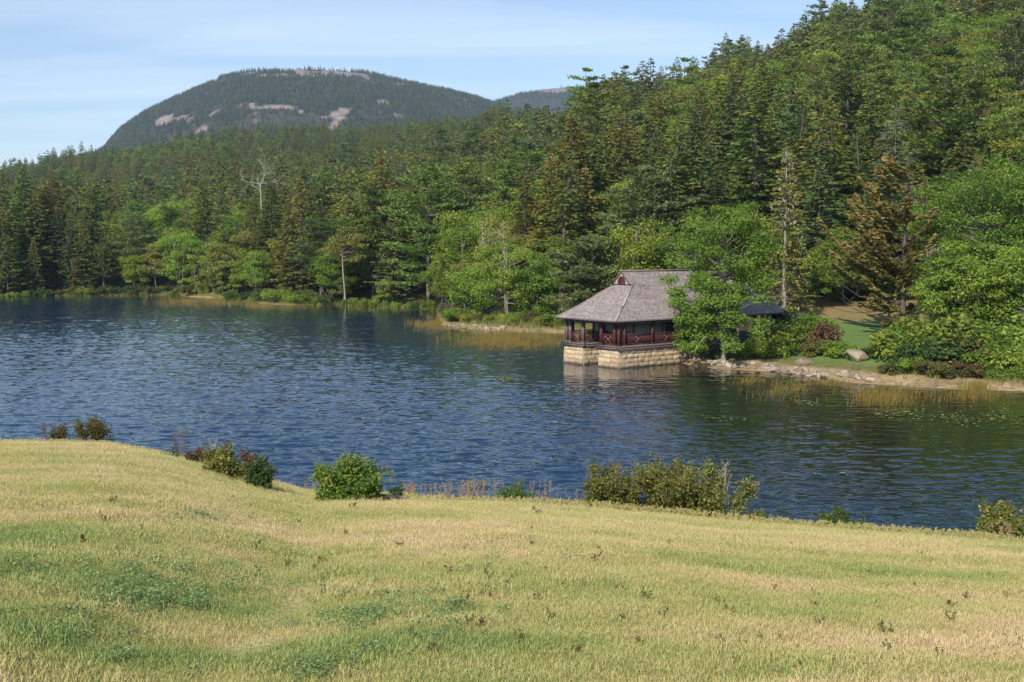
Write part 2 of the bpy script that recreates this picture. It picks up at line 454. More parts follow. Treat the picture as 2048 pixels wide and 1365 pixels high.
# pond ----------------------------------------------------------------
wm = NT('pond_water')
p = wm.pos()
calm = wm.attr('calm')
gust = wm.noise(wm.map(p, (.018, .045, 1)), 1.0, 3)
def slopes(scale, rot, detail, amp_x, amp_y):
    n = wm.n.new('ShaderNodeTexNoise'); n.inputs['Scale'].default_value = 1.0; n.inputs['Detail'].default_value = detail; n.inputs['Roughness'].default_value = .55
    wm.l.new(wm.map(p, scale, (0, 0, rot)), n.inputs['Vector'])
    v = wm.n.new('ShaderNodeVectorMath'); v.operation = 'MULTIPLY_ADD'
    wm.l.new(n.outputs['Color'], v.inputs[0]); v.inputs[1].default_value = (amp_x, amp_y, 0); v.inputs[2].default_value = (-.5 * amp_x, -.5 * amp_y, 0)
    return v.outputs[0]
def vadd(a, b):
    v = wm.n.new('ShaderNodeVectorMath'); v.operation = 'ADD'; wm.l.new(a, v.inputs[0]); wm.l.new(b, v.inputs[1]); return v.outputs[0]
sl = slopes((1.8, 4.8, 1), .12, 3, .28, .42)
amp = wm.math('MULTIPLY', wm.math('SUBTRACT', 1.0, wm.math('MULTIPLY', calm, .95)), wm.rng(gust, .3, .65, .8, 1.1))
scv = wm.n.new('ShaderNodeVectorMath'); scv.operation = 'SCALE'; wm.l.new(sl, scv.inputs[0]); wm.l.new(amp, scv.inputs['Scale'])
up_ = wm.n.new('ShaderNodeVectorMath'); up_.operation = 'ADD'; wm.l.new(scv.outputs[0], up_.inputs[0]); wm.l.new(wm.n.new('ShaderNodeNewGeometry').outputs['Normal'], up_.inputs[1])
nm_ = wm.n.new('ShaderNodeVectorMath'); nm_.operation = 'NORMALIZE'; wm.l.new(up_.outputs[0], nm_.inputs[0])
wm.l.new(nm_.outputs[0], wm.b.inputs['Normal'])
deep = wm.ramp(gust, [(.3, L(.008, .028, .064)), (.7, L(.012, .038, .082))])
wm.base(wm.mix(wm.attr('shallow'), wm.mix(wm.attr('land_reflect'), deep, L(.010, .017, .012)), L(.035, .028, .010)))
wm.b.inputs['Roughness'].default_value = 0.06
wm.b.inputs['IOR'].default_value = 1.333
wm.b.inputs['Specular IOR Level'].default_value = 0.5
kk = np.concatenate([np.linspace(-.95, -.52, 60)[:-1], np.linspace(-.52, .52, 900), np.linspace(.52, .95, 60)[1:]])
yy = np.concatenate([np.linspace(20, 33, 20)[:-1], 1 / np.linspace(1 / 33., 1 / 262., 900)])
Kk, Yw = np.meshgrid(kk, yy); Xw = Kk * np.maximum(Yw, 30)
dsw = dshore(Xw / Yw) - Yw
Uw = Xw / Yw * F + CX
cw = np.interp(Uw, [-700, 0, 300, 500, 700, 900, 1200, 1450, 2100], [9, 9, 12, 14, 22, 16, 5, 6, 5])
calmv = np.clip(np.where(dsw > 0, np.exp(-(np.maximum(dsw, 0) / cw) ** 2), 1), 0, 1) * .95
calmv = np.maximum(calmv, .62 * sstep(1350, 1850, Uw) * sstep(36, 56, Yw))
_b = gp(1215, 745, 0)
calmv = np.maximum(calmv, .72 * np.exp(-(((Xw - _b.x) / 12) ** 2 + ((Yw - _b.y + 2) / 9) ** 2)))
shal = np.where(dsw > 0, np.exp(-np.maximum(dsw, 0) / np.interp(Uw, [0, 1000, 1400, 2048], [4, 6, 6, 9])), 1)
land_reflect = np.clip(sstep(1100, 1600, Uw) * sstep(26, 50, Yw) + np.exp(-np.maximum(dsw, 0) / 22), 0, 1)  # olive painted into the water colour where hill and shore trees reflect
wave = (fbm(Xw * .95 + Yw * .14, Yw * 2.2, 3, 13) - .5) * .135 + (fbm(Xw * .2, Yw * .5 + Xw * .04, 2, 15) - .5) * .06
wave = wave * (1 - .97 * calmv) * (.42 + 1.1 * fbm(Xw * .012 + Yw * .004, Yw * .035, 3, 17))
tag(obj('pond_water', grid_mesh('pond_water', Xw, Yw, wave, [wm.m], dict(calm=calmv, shallow=shal, land_reflect=land_reflect))), 'rippled blue pond water', kind='structure')

# mountains -----------------------------------------------------------
PEAK = [(-400, 420), (60, 380), (150, 330), (215, 290), (250, 250), (300, 217), (350, 193), (400, 172), (450, 153), (500, 142), (560, 139), (620, 137), (680, 139), (720, 143),
        (760, 151), (800, 157), (850, 165), (900, 174), (950, 187), (985, 199), (1030, 217), (1100, 246), (1250, 300), (1500, 400)]
_mk = np.array([uk(u) for u, v in PEAK]); _mt = np.array([ray(u, v).z / ray(u, v).y for u, v in PEAK])
Y0, Y1 = 1350.0, 2700.0
def zmount(x, y):
    k = x / y
    t = np.interp(k, _mk, _mt); u = k * F + CX
    s = np.clip((y - Y0) / (Y1 - Y0), 0, 1.0); yc = np.minimum(y, Y1)
    g0 = np.clip(.024 / np.maximum(t, .03), 0, .8)
    z = HC + yc * t * (g0 + (1 - g0) * np.sin(s * math.pi / 2)) - 12 * (1 - .75 * sstep(360, 520, u) * (1 - sstep(740, 880, u)))
    z = z * (1 - .3 * np.clip((y - Y1) / 900, 0, 1) ** 2)
    return z + ((fbm(x * .004, y * .004, 4, 31) - .5) * 90 + (fbm(x * .012, y * .012, 3, 33) - .5) * 30) * np.sin(s * math.pi) * (1 - s) + (fbm(x * .03, y * .03, 2, 35) - .5) * 3
ROCK = [(560, 143, 100, 8), (700, 148, 70, 9), (640, 140, 80, 7), (490, 147, 40, 6), (330, 242, 34, 13), (372, 238, 18, 6), (270, 272, 7, 4), (692, 224, 28, 13), (780, 207, 28, 7), (775, 246, 10, 9), (932, 204, 9, 6),
        (560, 214, 50, 5), (640, 196, 14, 5), (800, 170, 20, 3), (600, 222, 16, 5), (400, 180, 14, 6), (440, 165, 14, 4), (850, 200, 10, 4), (505, 210, 10, 6)]
def rockmask(u, v, x, y):
    r = np.zeros_like(u)
    for (a, b, c, d) in ROCK:
        q = ((u - a) / c) ** 2 + ((v - b) / d) ** 2
        r = np.maximum(r, np.exp(-q * .9))
    n = fbm(x * .02, y * .02, 4, 41)
    r = np.maximum(r, sstep(450, 490, u) * (1 - sstep(740, 790, u)) * (1 - sstep(146, 158, v)) * .95)
    return sstep(.44, .60, r * .66 + (n - .5) * 1.9 + (fbm(x * .07, y * .05, 2, 43) - .5) * .6 * (r > .15))
km = uk(np.arange(-400, 1501, 7).astype(float)); ym = np.linspace(1350, 3400, 150)
Km, Ym = np.meshgrid(km, ym); Xm = Km * Ym; Zm = zmount(Xm, Ym)
Um, Vm, _f = project(Xm, Ym, Zm)
Rm = rockmask(Um, Vm, Xm, Ym)
gm = NT('mountain_ground')
p = gm.pos()
nn = gm.noise(p, .03, 6, .65)
forest_c = gm.ramp(nn, [(.35, L(.03, .035, .018)), (.65, L(.075, .06, .04))])
rock_c = gm.ramp(gm.noise(p, .05, 6, .7), [(.3, L(.14, .105, .09)), (.5, L(.28, .215, .18)), (.7, L(.43, .345, .29))])
gm.base(gm.mix(gm.attr('rock'), forest_c, rock_c)); gm.bump(nn, 6)
tag(obj('mountain', grid_mesh('mountain', Xm, Ym, Zm, [gm.m], dict(rock=Rm))), 'rounded granite topped mountain', kind='structure')
RID = [(850, 300), (900, 250), (960, 214), (990, 201), (1020, 193), (1050, 184), (1080, 177), (1130, 172), (1170, 171), (1250, 172), (1400, 180), (1700, 220)]
_rk = np.array([uk(u) for u, v in RID]); _rt = np.array([ray(u, v).z / ray(u, v).y for u, v in RID])
def zridge(x, y):
    s = np.clip((y - 2900) / 1300, 0, 1); t = np.interp(x / y, _rk, _rt)
    z = HC + np.minimum(y, 4200) * t * (.2 + .8 * np.sin(s * math.pi / 2)) - 5
    return z + (fbm(x * .01, y * .01, 3, 51) - .5) * 30 * np.sin(s * math.pi) * (1 - s)
kr = uk(np.arange(850, 1701, 8).astype(float)); yr = np.linspace(2900, 4400, 60)
Kr, Yr = np.meshgrid(kr, yr); Xr = Kr * Yr; Zr = zridge(Xr, Yr)
Ur, Vr, _f = project(Xr, Yr, Zr)
Rr = sstep(.42, .6, np.exp(-((Vr - 181) / 7) ** 2) * .7 + (fbm(Xr * .015, Yr * .015, 3, 61) - .5) * .9)
tag(obj('distant_ridge', grid_mesh('distant_ridge', Xr, Yr, Zr, [gm.m], dict(rock=Rr))), 'distant granite ridge', kind='structure')

# ------------------------------------------------------------------ tree prototypes (height about 1 unit = 1 m; scaled when placed)
def nrm(a): return a / (np.linalg.norm(a, axis=-1, keepdims=True) + 1e-9)

def spruce(g, H, R, seed, step=.42, twig=.34, per=13, zb=.06, lean=0.0, sparse=1.0, droop=.25, topbrown=.2, dead=.15, trunk_mi=1, leaf_mi=0, ragged=.25):
    r = np.random.default_rng(seed)
    tx = lambda z: np.array([lean * (z / H) ** 2 * H * .1, 0, 0])
    zs = np.linspace(0, H, 9)
    g.tube([tx(z) + (0, 0, z) for z in zs], np.linspace(H * .013 + .04, .015, 9), 6, trunk_mi)
    z = H * zb + .3
    while z < H - .15:
        t = z / H
        prof = R * ((1 - t) ** .85) * (.55 + .45 * min(1, t / .25)) + .12
        nb = max(4, int(5 + 4 * (1 - t)))
        a0 = r.random() * 6.28
        for i in range(nb):
            if r.random() > sparse: continue
            az = a0 + i * 6.283 / nb + r.normal(0, .25)
            Ln = prof * np.clip(r.normal(1, ragged), .45, 1.5)
            d = np.array([math.cos(az), math.sin(az), 0]); sd = np.array([-d[1], d[0], 0])
            dr = droop * (1 - t * 1.3) + r.normal(0, .08)
            isdead = t < .35 and r.random() < dead
            base = tx(z) + np.array([0, 0, z + r.normal(0, .1)])
            P = lambda s: base + d * Ln * s[:, None] + np.array([0, 0, 1]) * (Ln * (-dr * s + dr * .7 * s ** 2.5))[:, None]
            s3 = np.linspace(0, 1, 4)
            g.tube(P(s3), [.03 + .008 * Ln, .02, .014, .006], 3, trunk_mi)
            if isdead: continue
            n = max(4, int(Ln * per))
            s = np.sqrt(r.random(n)) * .93 + .09
            side = np.where(r.random(n) < .5, -1, 1) * r.uniform(.2, 1, n)
            dirv = nrm(d[None] * r.uniform(.5, 1, (n, 1)) + sd[None] * side[:, None] + np.array([0, 0, 1.]) * r.normal(-.22, .22, (n, 1)))
            tl = twig * (1.15 - .5 * s) * r.uniform(.6, 1.3, n) * (.55 + .45 * min(1, Ln / 1.2))
            C = P(s) + dirv * tl[:, None] * .8
            W = nrm(np.cross(dirv, r.normal(0, 1, (n, 3)))) * (tl * r.uniform(.28, .5, n))[:, None]
            var = np.clip(r.normal(.42, .16, n) + .12 * s + (topbrown if (t > .72 and r.random() < .3) else 0), 0, 1)
            g.diamonds(C, dirv * tl[:, None], W, leaf_mi, var)
        z += step * r.uniform(.7, 1.25) * (.65 + .6 * (1 - t))
    # leader
    n = 10
    C = np.stack([r.normal(0, .05, n), r.normal(0, .05, n), H - r.random(n) * .8], -1) + tx(H)
    g.diamonds(C, nrm(r.normal(0, .5, (n, 3)) + (0, 0, 1)) * .22, nrm(r.normal(0, 1, (n, 3))) * .06, leaf_mi, .6)

def pine(g, H, R, seed, layers=11, per=22, tuft=.42, zb=.22, bend=.3, cut=None):
    r = np.random.default_rng(seed)
    g.tube([(0, 0, z) for z in np.linspace(0, H * .97, 8)], np.linspace(H * .014 + .05, .03, 8), 7, 1)
    for li in range(layers):
        t = zb + (1 - zb) * (li + .5 + r.normal(0, .25)) / layers
        t = min(t, .985); z = H * t
        prof = R * (.35 + .65 * math.sin(math.pi * min(1, (1 - t) / (1 - zb) * .62 + .12)))
        if t > .8: prof = R * (1.02 - t) / .22 * .8 + .3
        nb = r.integers(4, 7)
        a0 = r.random() * 6.28
        for i in range(nb):
            az = a0 + i * 6.283 / nb + r.normal(0, .35)
            Ln = prof * np.clip(r.normal(1, .28), .35, 1.5)
            d = np.array([math.cos(az), math.sin(az), 0]); sd = np.array([-d[1], d[0], 0])
            up = r.normal(.12, .1) + .35 * max(0, t - .7) / .3
            base = np.array([0, 0, z + r.normal(0, .2)])
            P = lambda s: base + d * Ln * s[:, None] + np.array([0, 0, 1]) * (Ln * (up * s + bend * .5 * (s ** 2 - s)))[:, None]
            g.tube(P(np.linspace(0, 1, 4)), [.05 + .012 * Ln, .035, .022, .008], 4, 1)
            # plumes of needles toward the outer half, several side sprays
            ns = max(3, int(Ln * 2.0))
            for q in range(ns):
                s0 = r.uniform(.3, 1.0)
                off = sd * r.normal(0, .28) * Ln * .55 * s0
                c0 = P(np.array([s0]))[0] + off + (0, 0, r.normal(.08, .08))
                n = per
                C = c0 + r.normal(0, 1, (n, 3)) * np.array([.42, .42, .12]) * min(1.3, .45 + Ln * .22)
                dirv = nrm(d[None] * .6 + sd[None] * r.normal(0, .7, (n, 1)) + np.array([0, 0, 1.]) * r.normal(.38, .3, (n, 1)))
                tl = tuft * r.uniform(.5, 1.0, n)
                W = nrm(np.cross(dirv, r.normal(0, 1, (n, 3)))) * (tl * .3)[:, None]
                var = np.clip(r.normal(.45, .17, n) + .10 * r.normal(), 0, 1)
                g.diamonds(C, dirv * tl[:, None] * .8, W, 0, var)

def broadleaf(g, H, R, seed, nblob=34, per=230, leaf=.16, zb=.28, trunks=1, lean=.0, squash=1.0, twigs=0, low=False, blob=.30, shape=None):
    r = np.random.default_rng(seed)
    zc = H * (zb + 1) / 2; hz = H * (1 - zb) / 2
    tips = []
    for i in range(nblob):
        for _ in range(30):
            q = r.normal(0, 1, 3); q /= np.linalg.norm(q); q *= r.uniform(.18, 1.0) ** .5
            if low or q[2] > -.75: break
        w = 1.0 if shape is None else shape(q[2])
        tips.append(np.array([q[0] * R * w * .86, q[1] * R * w * .86, zc + q[2] * hz * .88]) + r.normal(0, .06 * R, 3))
    tips = np.array(tips)
    fork = H * max(zb, .15) * r.uniform(.9, 1.2)
    for tr in range(trunks):
        a = r.random() * 6.28; o = np.array([math.cos(a), math.sin(a), 0]) * (.0 if trunks == 1 else .35)
        b = np.array([math.cos(a), math.sin(a), 0]) * (lean * H * .2 if trunks == 1 else R * .25)
        pts = [o, o + b * .3 + (0, 0, fork * .5), o + b + (0, 0, fork), o + b * 1.4 + (0, 0, zc), o + b * 1.5 + (0, 0, H * .85)]
        r0 = H * .009 + .03
        g.tube(pts, [r0 * 1.25, r0, r0 * .85, r0 * .5, .03], 8, 1)
        for tip in tips[tr::trunks]:
            s = np.clip((tip[2] - fork) / (H * .85 - fork) * .75, 0, .9)
            st = np.array(pts[2]) * (1 - s) + np.array(pts[4]) * s
            md = st * .45 + tip * .55 + r.normal(0, .25, 3) - (0, 0, .06 * np.linalg.norm(tip - st))
            g.tube([st, md, tip], [.05 + .004 * H, .035, .012], 4, 1)
    for tip in tips:
        rb = R * blob * r.uniform(.7, 1.35)
        n = int(per * r.uniform(.7, 1.3))
        q = nrm(r.normal(0, 1, (n, 3)))
        rad = rb * (.35 + .75 * r.random(n) ** .6)
        C = tip + q * rad[:, None] * np.array([1.1, 1.1, .62 * squash])
        nn_ = nrm(q * .5 + np.array([0, 0, .65]) + r.normal(0, .55, (n, 3)))
        Ud = nrm(np.cross(nn_, r.normal(0, 1, (n, 3)))); Wd = np.cross(nn_, Ud)
        sz = leaf * r.uniform(.6, 1.3, n)
        bv = r.normal(0, .13)
        g.diamonds(C, Ud * sz[:, None], Wd * (sz * .62)[:, None], 0, np.clip(r.normal(.46, .17, n) + bv, 0, 1))
        for _ in range(twigs):
            e = tip + nrm(r.normal(0, 1, 3)) * rb * 1.5 * np.array([1, 1, .9]) + (0, 0, .2)
            g.tube([tip, (tip + e) / 2 + r.normal(0, .1, 3), e], [.025, .018, .008], 3, 1)

def snag(g, H, R, seed, mi=0, nb=34, up=.35):
    r = np.random.default_rng(seed)
    g.tube([(r.normal(0, .08), r.normal(0, .08), z) for z in np.linspace(0, H, 8)], np.linspace(H * .006 + .05, .02, 8), 7, mi)
    for i in range(nb):
        t = r.uniform(.3, .98); z = H * t; az = r.random() * 6.28
        Ln = R * (1.15 - t) * r.uniform(.4, 1.2) + .3
        d = np.array([math.cos(az), math.sin(az), 0])
        u_ = r.normal(up, .2)
        p0 = np.array([0, 0, z]); p1 = p0 + d * Ln * .5 + (0, 0, Ln * u_ * .3); p2 = p0 + d * Ln + (0, 0, Ln * u_)
        g.tube([p0, p1, p2], [.05, .035, .015], 4, mi)
        for _ in range(3):
            s = r.uniform(.4, 1); q = p0 + (p2 - p0) * s
            e = q + nrm(d + r.normal(0, .7, 3)) * Ln * .35
            g.tube([q, e], [.022, .01], 3, mi)

def lichen_spruce(g, H, R, seed):
    r = np.random.default_rng(seed)
    spruce(g, H, R, seed, step=.45, per=11, twig=.34, zb=.1, sparse=.85, droop=.35, dead=.4)
    n = 1500
    z = H * (.1 + .88 * r.random(n)); t = z / H
    rad = R * (1 - t) ** .7 * np.sqrt(r.random(n)) + .1; a = r.random(n) * 6.28
    C = np.stack([np.cos(a) * rad, np.sin(a) * rad, z - .2 * rad], -1)
    cl = fbm(C[:, 0] * 1.3 + C[:, 1], C[:, 2] * 1.1, 2, 5)
    C = C[cl > .5]; n = len(C)
    dv = nrm(np.array([0, 0, -1.]) + r.normal(0, .5, (n, 3)))
    sl = r.uniform(.10, .26, n)
    g.diamonds(C, dv * sl[:, None], nrm(np.cross(dv, r.normal(0, 1, (n, 3)))) * (sl * .35)[:, None], 2, r.random(n))

def lowconifer(g, H, R, seed, n=110):
    r = np.random.default_rng(seed)
    t = r.random(n) ** .9; z = H * t; a = r.random(n) * 6.28
    rad = (R * (1 - t) ** .9 + .05) * r.uniform(.5, 1.1, n)
    C = np.stack([np.cos(a) * rad, np.sin(a) * rad, z], -1)
    dv = nrm(np.stack([np.cos(a), np.sin(a), r.normal(-.25, .25, n)], -1))
    sz = H * .07 * (1.3 - t) * r.uniform(.7, 1.4, n)
    W = nrm(np.cross(dv, r.normal(0, 1, (n, 3)))) * (sz * .6)[:, None]
    g.diamonds(C, dv * sz[:, None], W, 0, np.clip(r.normal(.45, .2, n), 0, 1))
    g.tube([(0, 0, 0), (0, 0, H)], [H * .012, .02], 3, 1)

def lowbroad(g, H, R, seed, nb=16, per=34):
    broadleaf(g, H, R, seed, nblob=nb, per=per, leaf=.38, zb=.18, blob=.34)

PROTO = {}
def proto(kind, i, fn, mats):
    g = G(); fn(g)
    V = np.concatenate(g.V); Q = np.concatenate(g.Q); M = np.concatenate(g.M); A = np.concatenate(g.A)
    full = mesh_np(f'{kind}_{i}', V, Q, mats, M, A)
    def sub(sel, nm, mts):
        q = Q[sel]; ids, inv = np.unique(q, return_inverse=True)
        mi = np.unique(M[sel], return_inverse=True)[1]
        return mesh_np(nm, V[ids], inv.reshape(q.shape), mts, mi, A[ids])
    tr = M == 1
    PROTO[(kind, i)] = dict(full=full, crown=sub(~tr, f'{kind}_crown_{i}', [m for k, m in enumerate(mats) if k != 1]), trunk=sub(tr, f'{kind}_trunk_{i}', [mats[1]]) if tr.any() else None)
bd, bgm, bp = MAT['bark_dark'], MAT['bark_grey'], MAT['bark_pale']
# near detail
for i in range(6):
    proto('spruce', i, lambda g, i=i: spruce(g, 18, [3.3, 2.6, 4.2, 3.6, 2.9, 3.9][i], 100 + i, sparse=[.95, .9, .8, .92, .7, .88][i], droop=[.3, .2, .45, .28, .35, .1][i], ragged=[.22, .2, .36, .28, .4, .3][i], zb=[.05, .04, .1, .05, .22, .04][i], dead=[.15, .1, .3, .2, .45, .05][i], lean=[0, .2, .3, 0, .5, 0][i], per=[14, 15, 12, 14, 11, 16][i]), [SP['dark'], bd])
for i in range(3):
    proto('pine', i, lambda g, i=i: pine(g, 20, [4.6, 5.2, 4.2][i], 200 + i, layers=[11, 12, 13][i]), [PI_['green'], bd])
for i in range(5):
    proto('broadleaf', i, lambda g, i=i: broadleaf(g, 13, [4.0, 4.6, 3.4, 4.2, 3.8][i], 300 + i, nblob=[34, 40, 30, 36, 32][i], per=230, zb=[.08, .1, .15, .05, .12][i], trunks=[1, 2, 1, 2, 1][i], lean=.2), [BR['green'], bgm])
# middle detail
for i in range(5):
    proto('mid_spruce', i, lambda g, i=i: spruce(g, 16, [2.8, 3.4, 2.4, 3.0, 3.7][i], 120 + i, step=.8, per=7, twig=.55, ragged=.34, sparse=[.92, .85, .92, .75, .9][i], lean=[0, .3, 0, .4, .1][i]), [SP['dark'], bd])
for i in range(2):
    proto('mid_pine', i, lambda g, i=i: pine(g, 18, 4.2, 220 + i, layers=9, per=9, tuft=.62), [PI_['green'], bd])
for i in range(3):
    proto('mid_broadleaf', i, lambda g, i=i: broadleaf(g, 11, [3.6, 4.0, 3.2][i], 320 + i, nblob=22, per=60, leaf=.30, zb=.15), [BR['green'], bgm])
# far detail
for i in range(2):
    proto('low_spruce', i, lambda g, i=i: lowconifer(g, 11, 2.1, 140 + i), [SP['dark'], bd])
proto('low_broadleaf', 0, lambda g: lowbroad(g, 9, 3.4, 340), [BR['green'], bgm])

TONES = {'spruce': SP, 'pine': PI_, 'broadleaf': BR}
def base_kind(k): return k.split('_')[-1]
def set_tone(o, m):
    o.material_slots[0].link = 'OBJECT'; o.material_slots[0].material = m
def place_tree(name, kind, i, x, y, z, H, rz, tone=None, wide=1.0, parts=True, nominal=None):
    P = PROTO[(kind, i)]
    nom = nominal or {'spruce': 18, 'pine': 20, 'broadleaf': 13, 'mid_spruce': 16, 'mid_pine': 18, 'mid_broadleaf': 11}.get(kind, 1)
    s = H / nom
    m = TONES[base_kind(kind)][tone] if tone else None
    if parts:
        r_ = empty(name, (x, y, z - .1), rz, (s * wide, s * wide, s))
        c = obj('crown', P['crown'], r_)
        if m: set_tone(c, m)
        if P['trunk']: obj('trunk', P['trunk'], r_)
    else:
        r_ = obj(name, P['full'], None, (x, y, z - .1)); r_.rotation_euler = (0, 0, rz); r_.scale = (s * wide, s * wide, s)
        if m: set_tone(r_, m)
    return r_

# scatter of one kind as ONE stuff object
def scatter(name, pts, scl, rz, tones, protos, label, tilt=None):
    """pts (n,3), scl (n,), rz (n,), protos list of (mesh, material or None)"""
    pts = np.asarray(pts, np.float32); n = len(pts)
    m = bpy.data.meshes.new(name); m.vertices.add(n); m.vertices.foreach_set('co', pts.ravel())
    a = m.attributes.new('scl', 'FLOAT', 'POINT'); a.data.foreach_set('value', np.asarray(scl, np.float32))
    rot = np.zeros((n, 3), np.float32); rot[:, 2] = rz
    if tilt is not None: rot[:, :2] = tilt
    a = m.attributes.new('rot', 'FLOAT_VECTOR', 'POINT'); a.data.foreach_set('vector', rot.ravel())
    a = m.attributes.new('pick', 'INT', 'POINT'); a.data.foreach_set('value', np.asarray(tones, np.int32))
    o = obj(name, m)
    ng = bpy.data.node_groups.new(name, 'GeometryNodeTree')
    ng.interface.new_socket('Geometry', in_out='INPUT', socket_type='NodeSocketGeometry')
    ng.interface.new_socket('Geometry', in_out='OUTPUT', socket_type='NodeSocketGeometry')
    N = ng.nodes; Lk = ng.links
    gi = N.new('NodeGroupInput'); go = N.new('NodeGroupOutput')
    ip = N.new('GeometryNodeInstanceOnPoints'); ip.inputs['Pick Instance'].default_value = True
    jn = N.new('GeometryNodeJoinGeometry')
    for q in reversed(range(len(protos))):
        me, mt = protos[q]
        po = bpy.data.objects.new('source_' + name, me)
        if mt: set_tone(po, mt)
        oi = N.new('GeometryNodeObjectInfo'); oi.inputs['Object'].default_value = po; oi.inputs['As Instance'].default_value = True
        Lk.new(oi.outputs['Geometry'], jn.inputs[0])
    def at_(nm, typ):
        q = N.new('GeometryNodeInputNamedAttribute'); q.data_type = typ; q.inputs['Name'].default_value = nm
        return q.outputs['Attribute']
    Lk.new(gi.outputs[0], ip.inputs['Points']); Lk.new(jn.outputs[0], ip.inputs['Instance'])
    Lk.new(at_('scl', 'FLOAT'), ip.inputs['Scale']); Lk.new(at_('pick', 'INT'), ip.inputs['Instance Index'])
    e2 = N.new('FunctionNodeEulerToRotation'); Lk.new(at_('rot', 'FLOAT_VECTOR'), e2.inputs[0]); Lk.new(e2.outputs[0], ip.inputs['Rotation'])
    Lk.new(ip.outputs[0], go.inputs[0])
    md = o.modifiers.new('scatter', 'NODES'); md.node_group = ng
    tag(o, label, None, None, 'stuff')
    return o

# ------------------------------------------------------------------ boathouse (local x runs back along the long side, local y along the front)
def uvmesh_from_faces(name, faces, mats, thick=0.0):
    """planar polygons with metric uv laid along the slope"""
    me = bpy.data.meshes.new(name); bm = bmesh.new(); uv = bm.loops.layers.uv.new('UVMap')
    for f in faces:
        vs = [bm.verts.new(p) for p in f]
        fc = bm.faces.new(vs); fc.normal_update()
        n = fc.normal
        if n.z < 0: fc.normal_flip(); n = fc.normal
        h = Vector((0, 0, 1)).cross(n)
        if h.length < 1e-4: h = Vector((1, 0, 0))
        h.normalize(); v = n.cross(h)
        for lp in fc.loops:
            lp[uv].uv = (lp.vert.co.dot(h), lp.vert.co.dot(v))
    bm.to_mesh(me); bm.free()
    for m in mats: me.materials.append(m)
    return me

sh = NT('cedar_shingles')
uvn = sh.n.new('ShaderNodeTexCoord').outputs['UV']
br = sh.n.new('ShaderNodeTexBrick')
br.inputs['Scale'].default_value = 1.0; br.inputs['Brick Width'].default_value = .17; br.inputs['Row Height'].default_value = .15
br.inputs['Mortar Size'].default_value = .012; br.inputs['Mortar Smooth'].default_value = .3; br.inputs['Bias'].default_value = 0
br.inputs['Color1'].default_value = (0, 0, 0, 1); br.inputs['Color2'].default_value = (1, 1, 1, 1); br.inputs['Mortar'].default_value = (.3, .3, .3, 1)
sh.l.new(uvn, br.inputs['Vector'])
row = sh.math('FRACT', sh.math('DIVIDE', sh.N('ShaderNodeSeparateXYZ', Vector=uvn).outputs['Y'], .15))
nb_ = sh.math('ADD', sh.math('MULTIPLY', sh.noise(sh.map(uvn, (.35, 1.2, 1)), 1.0, 4, .65), .7), sh.math('MULTIPLY', sh.noise(sh.map(uvn, (.12, 4.2, 1)), 1.0, 3, .7), .3))
colr = sh.ramp(sh.math('ADD', sh.math('MULTIPLY', br.outputs['Color'], .45), sh.math('MULTIPLY', nb_, .75)), [(.3, L(.16, .13, .12)), (.55, L(.27, .225, .21)), (.78, L(.37, .32, .30)), (1.0, L(.54, .48, .44))])
fl = sh.rng(sh.noise(sh.map(uvn, (1.8, 5, 1), (0, 0, .2)), 1.0, 3, .7), .66, .74)
sh.base(sh.mix(sh.math('MULTIPLY', fl, .5), colr, L(.60, .55, .5)))
sh.bump(sh.math('ADD', sh.math('MULTIPLY', sh.math('SUBTRACT', 1.0, row), .8), sh.math('MULTIPLY', br.outputs['Color'], .3)), .03)
def plain(name, c, rough=.7, vary=.25, scale=4, bump=0.01):
    m = NT(name); n = m.noise(m.objc(), scale, 4, .6)
    a = tuple(x * (1 - vary) for x in c[:3]) + (1,); b = tuple(min(1, x * (1 + vary)) for x in c[:3]) + (1,)
    m.base(m.ramp(n, [(.3, a), (.7, b)])); m.b.inputs['Roughness'].default_value = rough
    m.bump(n, bump); return m.m
RED = plain('red_brown_timber', L(.088, .031, .025)); PURP = plain('grey_brown_timber', L(.135, .105, .105)); GREYP = plain('grey_post_timber', L(.17, .12, .115))  # last one is a greyer timber for the left front posts
PLAST = plain('grey_stucco', L(.24, .25, .24), vary=.12, scale=3); DARK = plain('dark_ceiling_boards', L(.05, .035, .03))
stm = NT('sandstone_blocks')
a_ = stm.attr('var'); n_ = stm.noise(stm.objc(), 5, 5, .65)
cc = stm.ramp(a_, [(0, L(.50, .36, .20)), (.35, L(.58, .45, .27)), (.6, L(.62, .52, .36)), (.8, L(.58, .42, .29)), (1, L(.50, .30, .21))])
cc = stm.mix(stm.rng(n_, .35, .7, 0, .45), cc, L(.40, .28, .16))
zz_ = stm.N('ShaderNodeSeparateXYZ', Vector=stm.objc()).outputs['Z']
wl_ = stm.rng(stm.math('ADD', zz_, stm.math('MULTIPLY', n_, .35)), .42, .62, 1, 0)
cc = stm.mix(stm.math('MULTIPLY', wl_, .6), cc, L(.27, .19, .13))
cc = stm.mix(stm.rng(stm.math('ADD', zz_, stm.math('MULTIPLY', n_, .3)), .2, .34, .85, 0), cc, L(.09, .075, .045))
stm.base(cc); stm.bump(n_, .06); stm.b.inputs['Roughness'].default_value = .9
mor = plain('mortar', L(.36, .30, .22))
glass = NT('window_glass'); glass.base(L(.02, .025, .03)); glass.b.inputs['Roughness'].default_value = .08; glass.b.inputs['Specular IOR Level'].default_value = .5

BN = gp(1237, 738, 0)
BH = empty('boathouse', (BN.x, BN.y, 0), math.radians(38))
tag(BH, 'sandstone based boathouse with grey shingled hip roof standing in the pond', 'boathouse')
W_, LEN = 6.67, 17.0

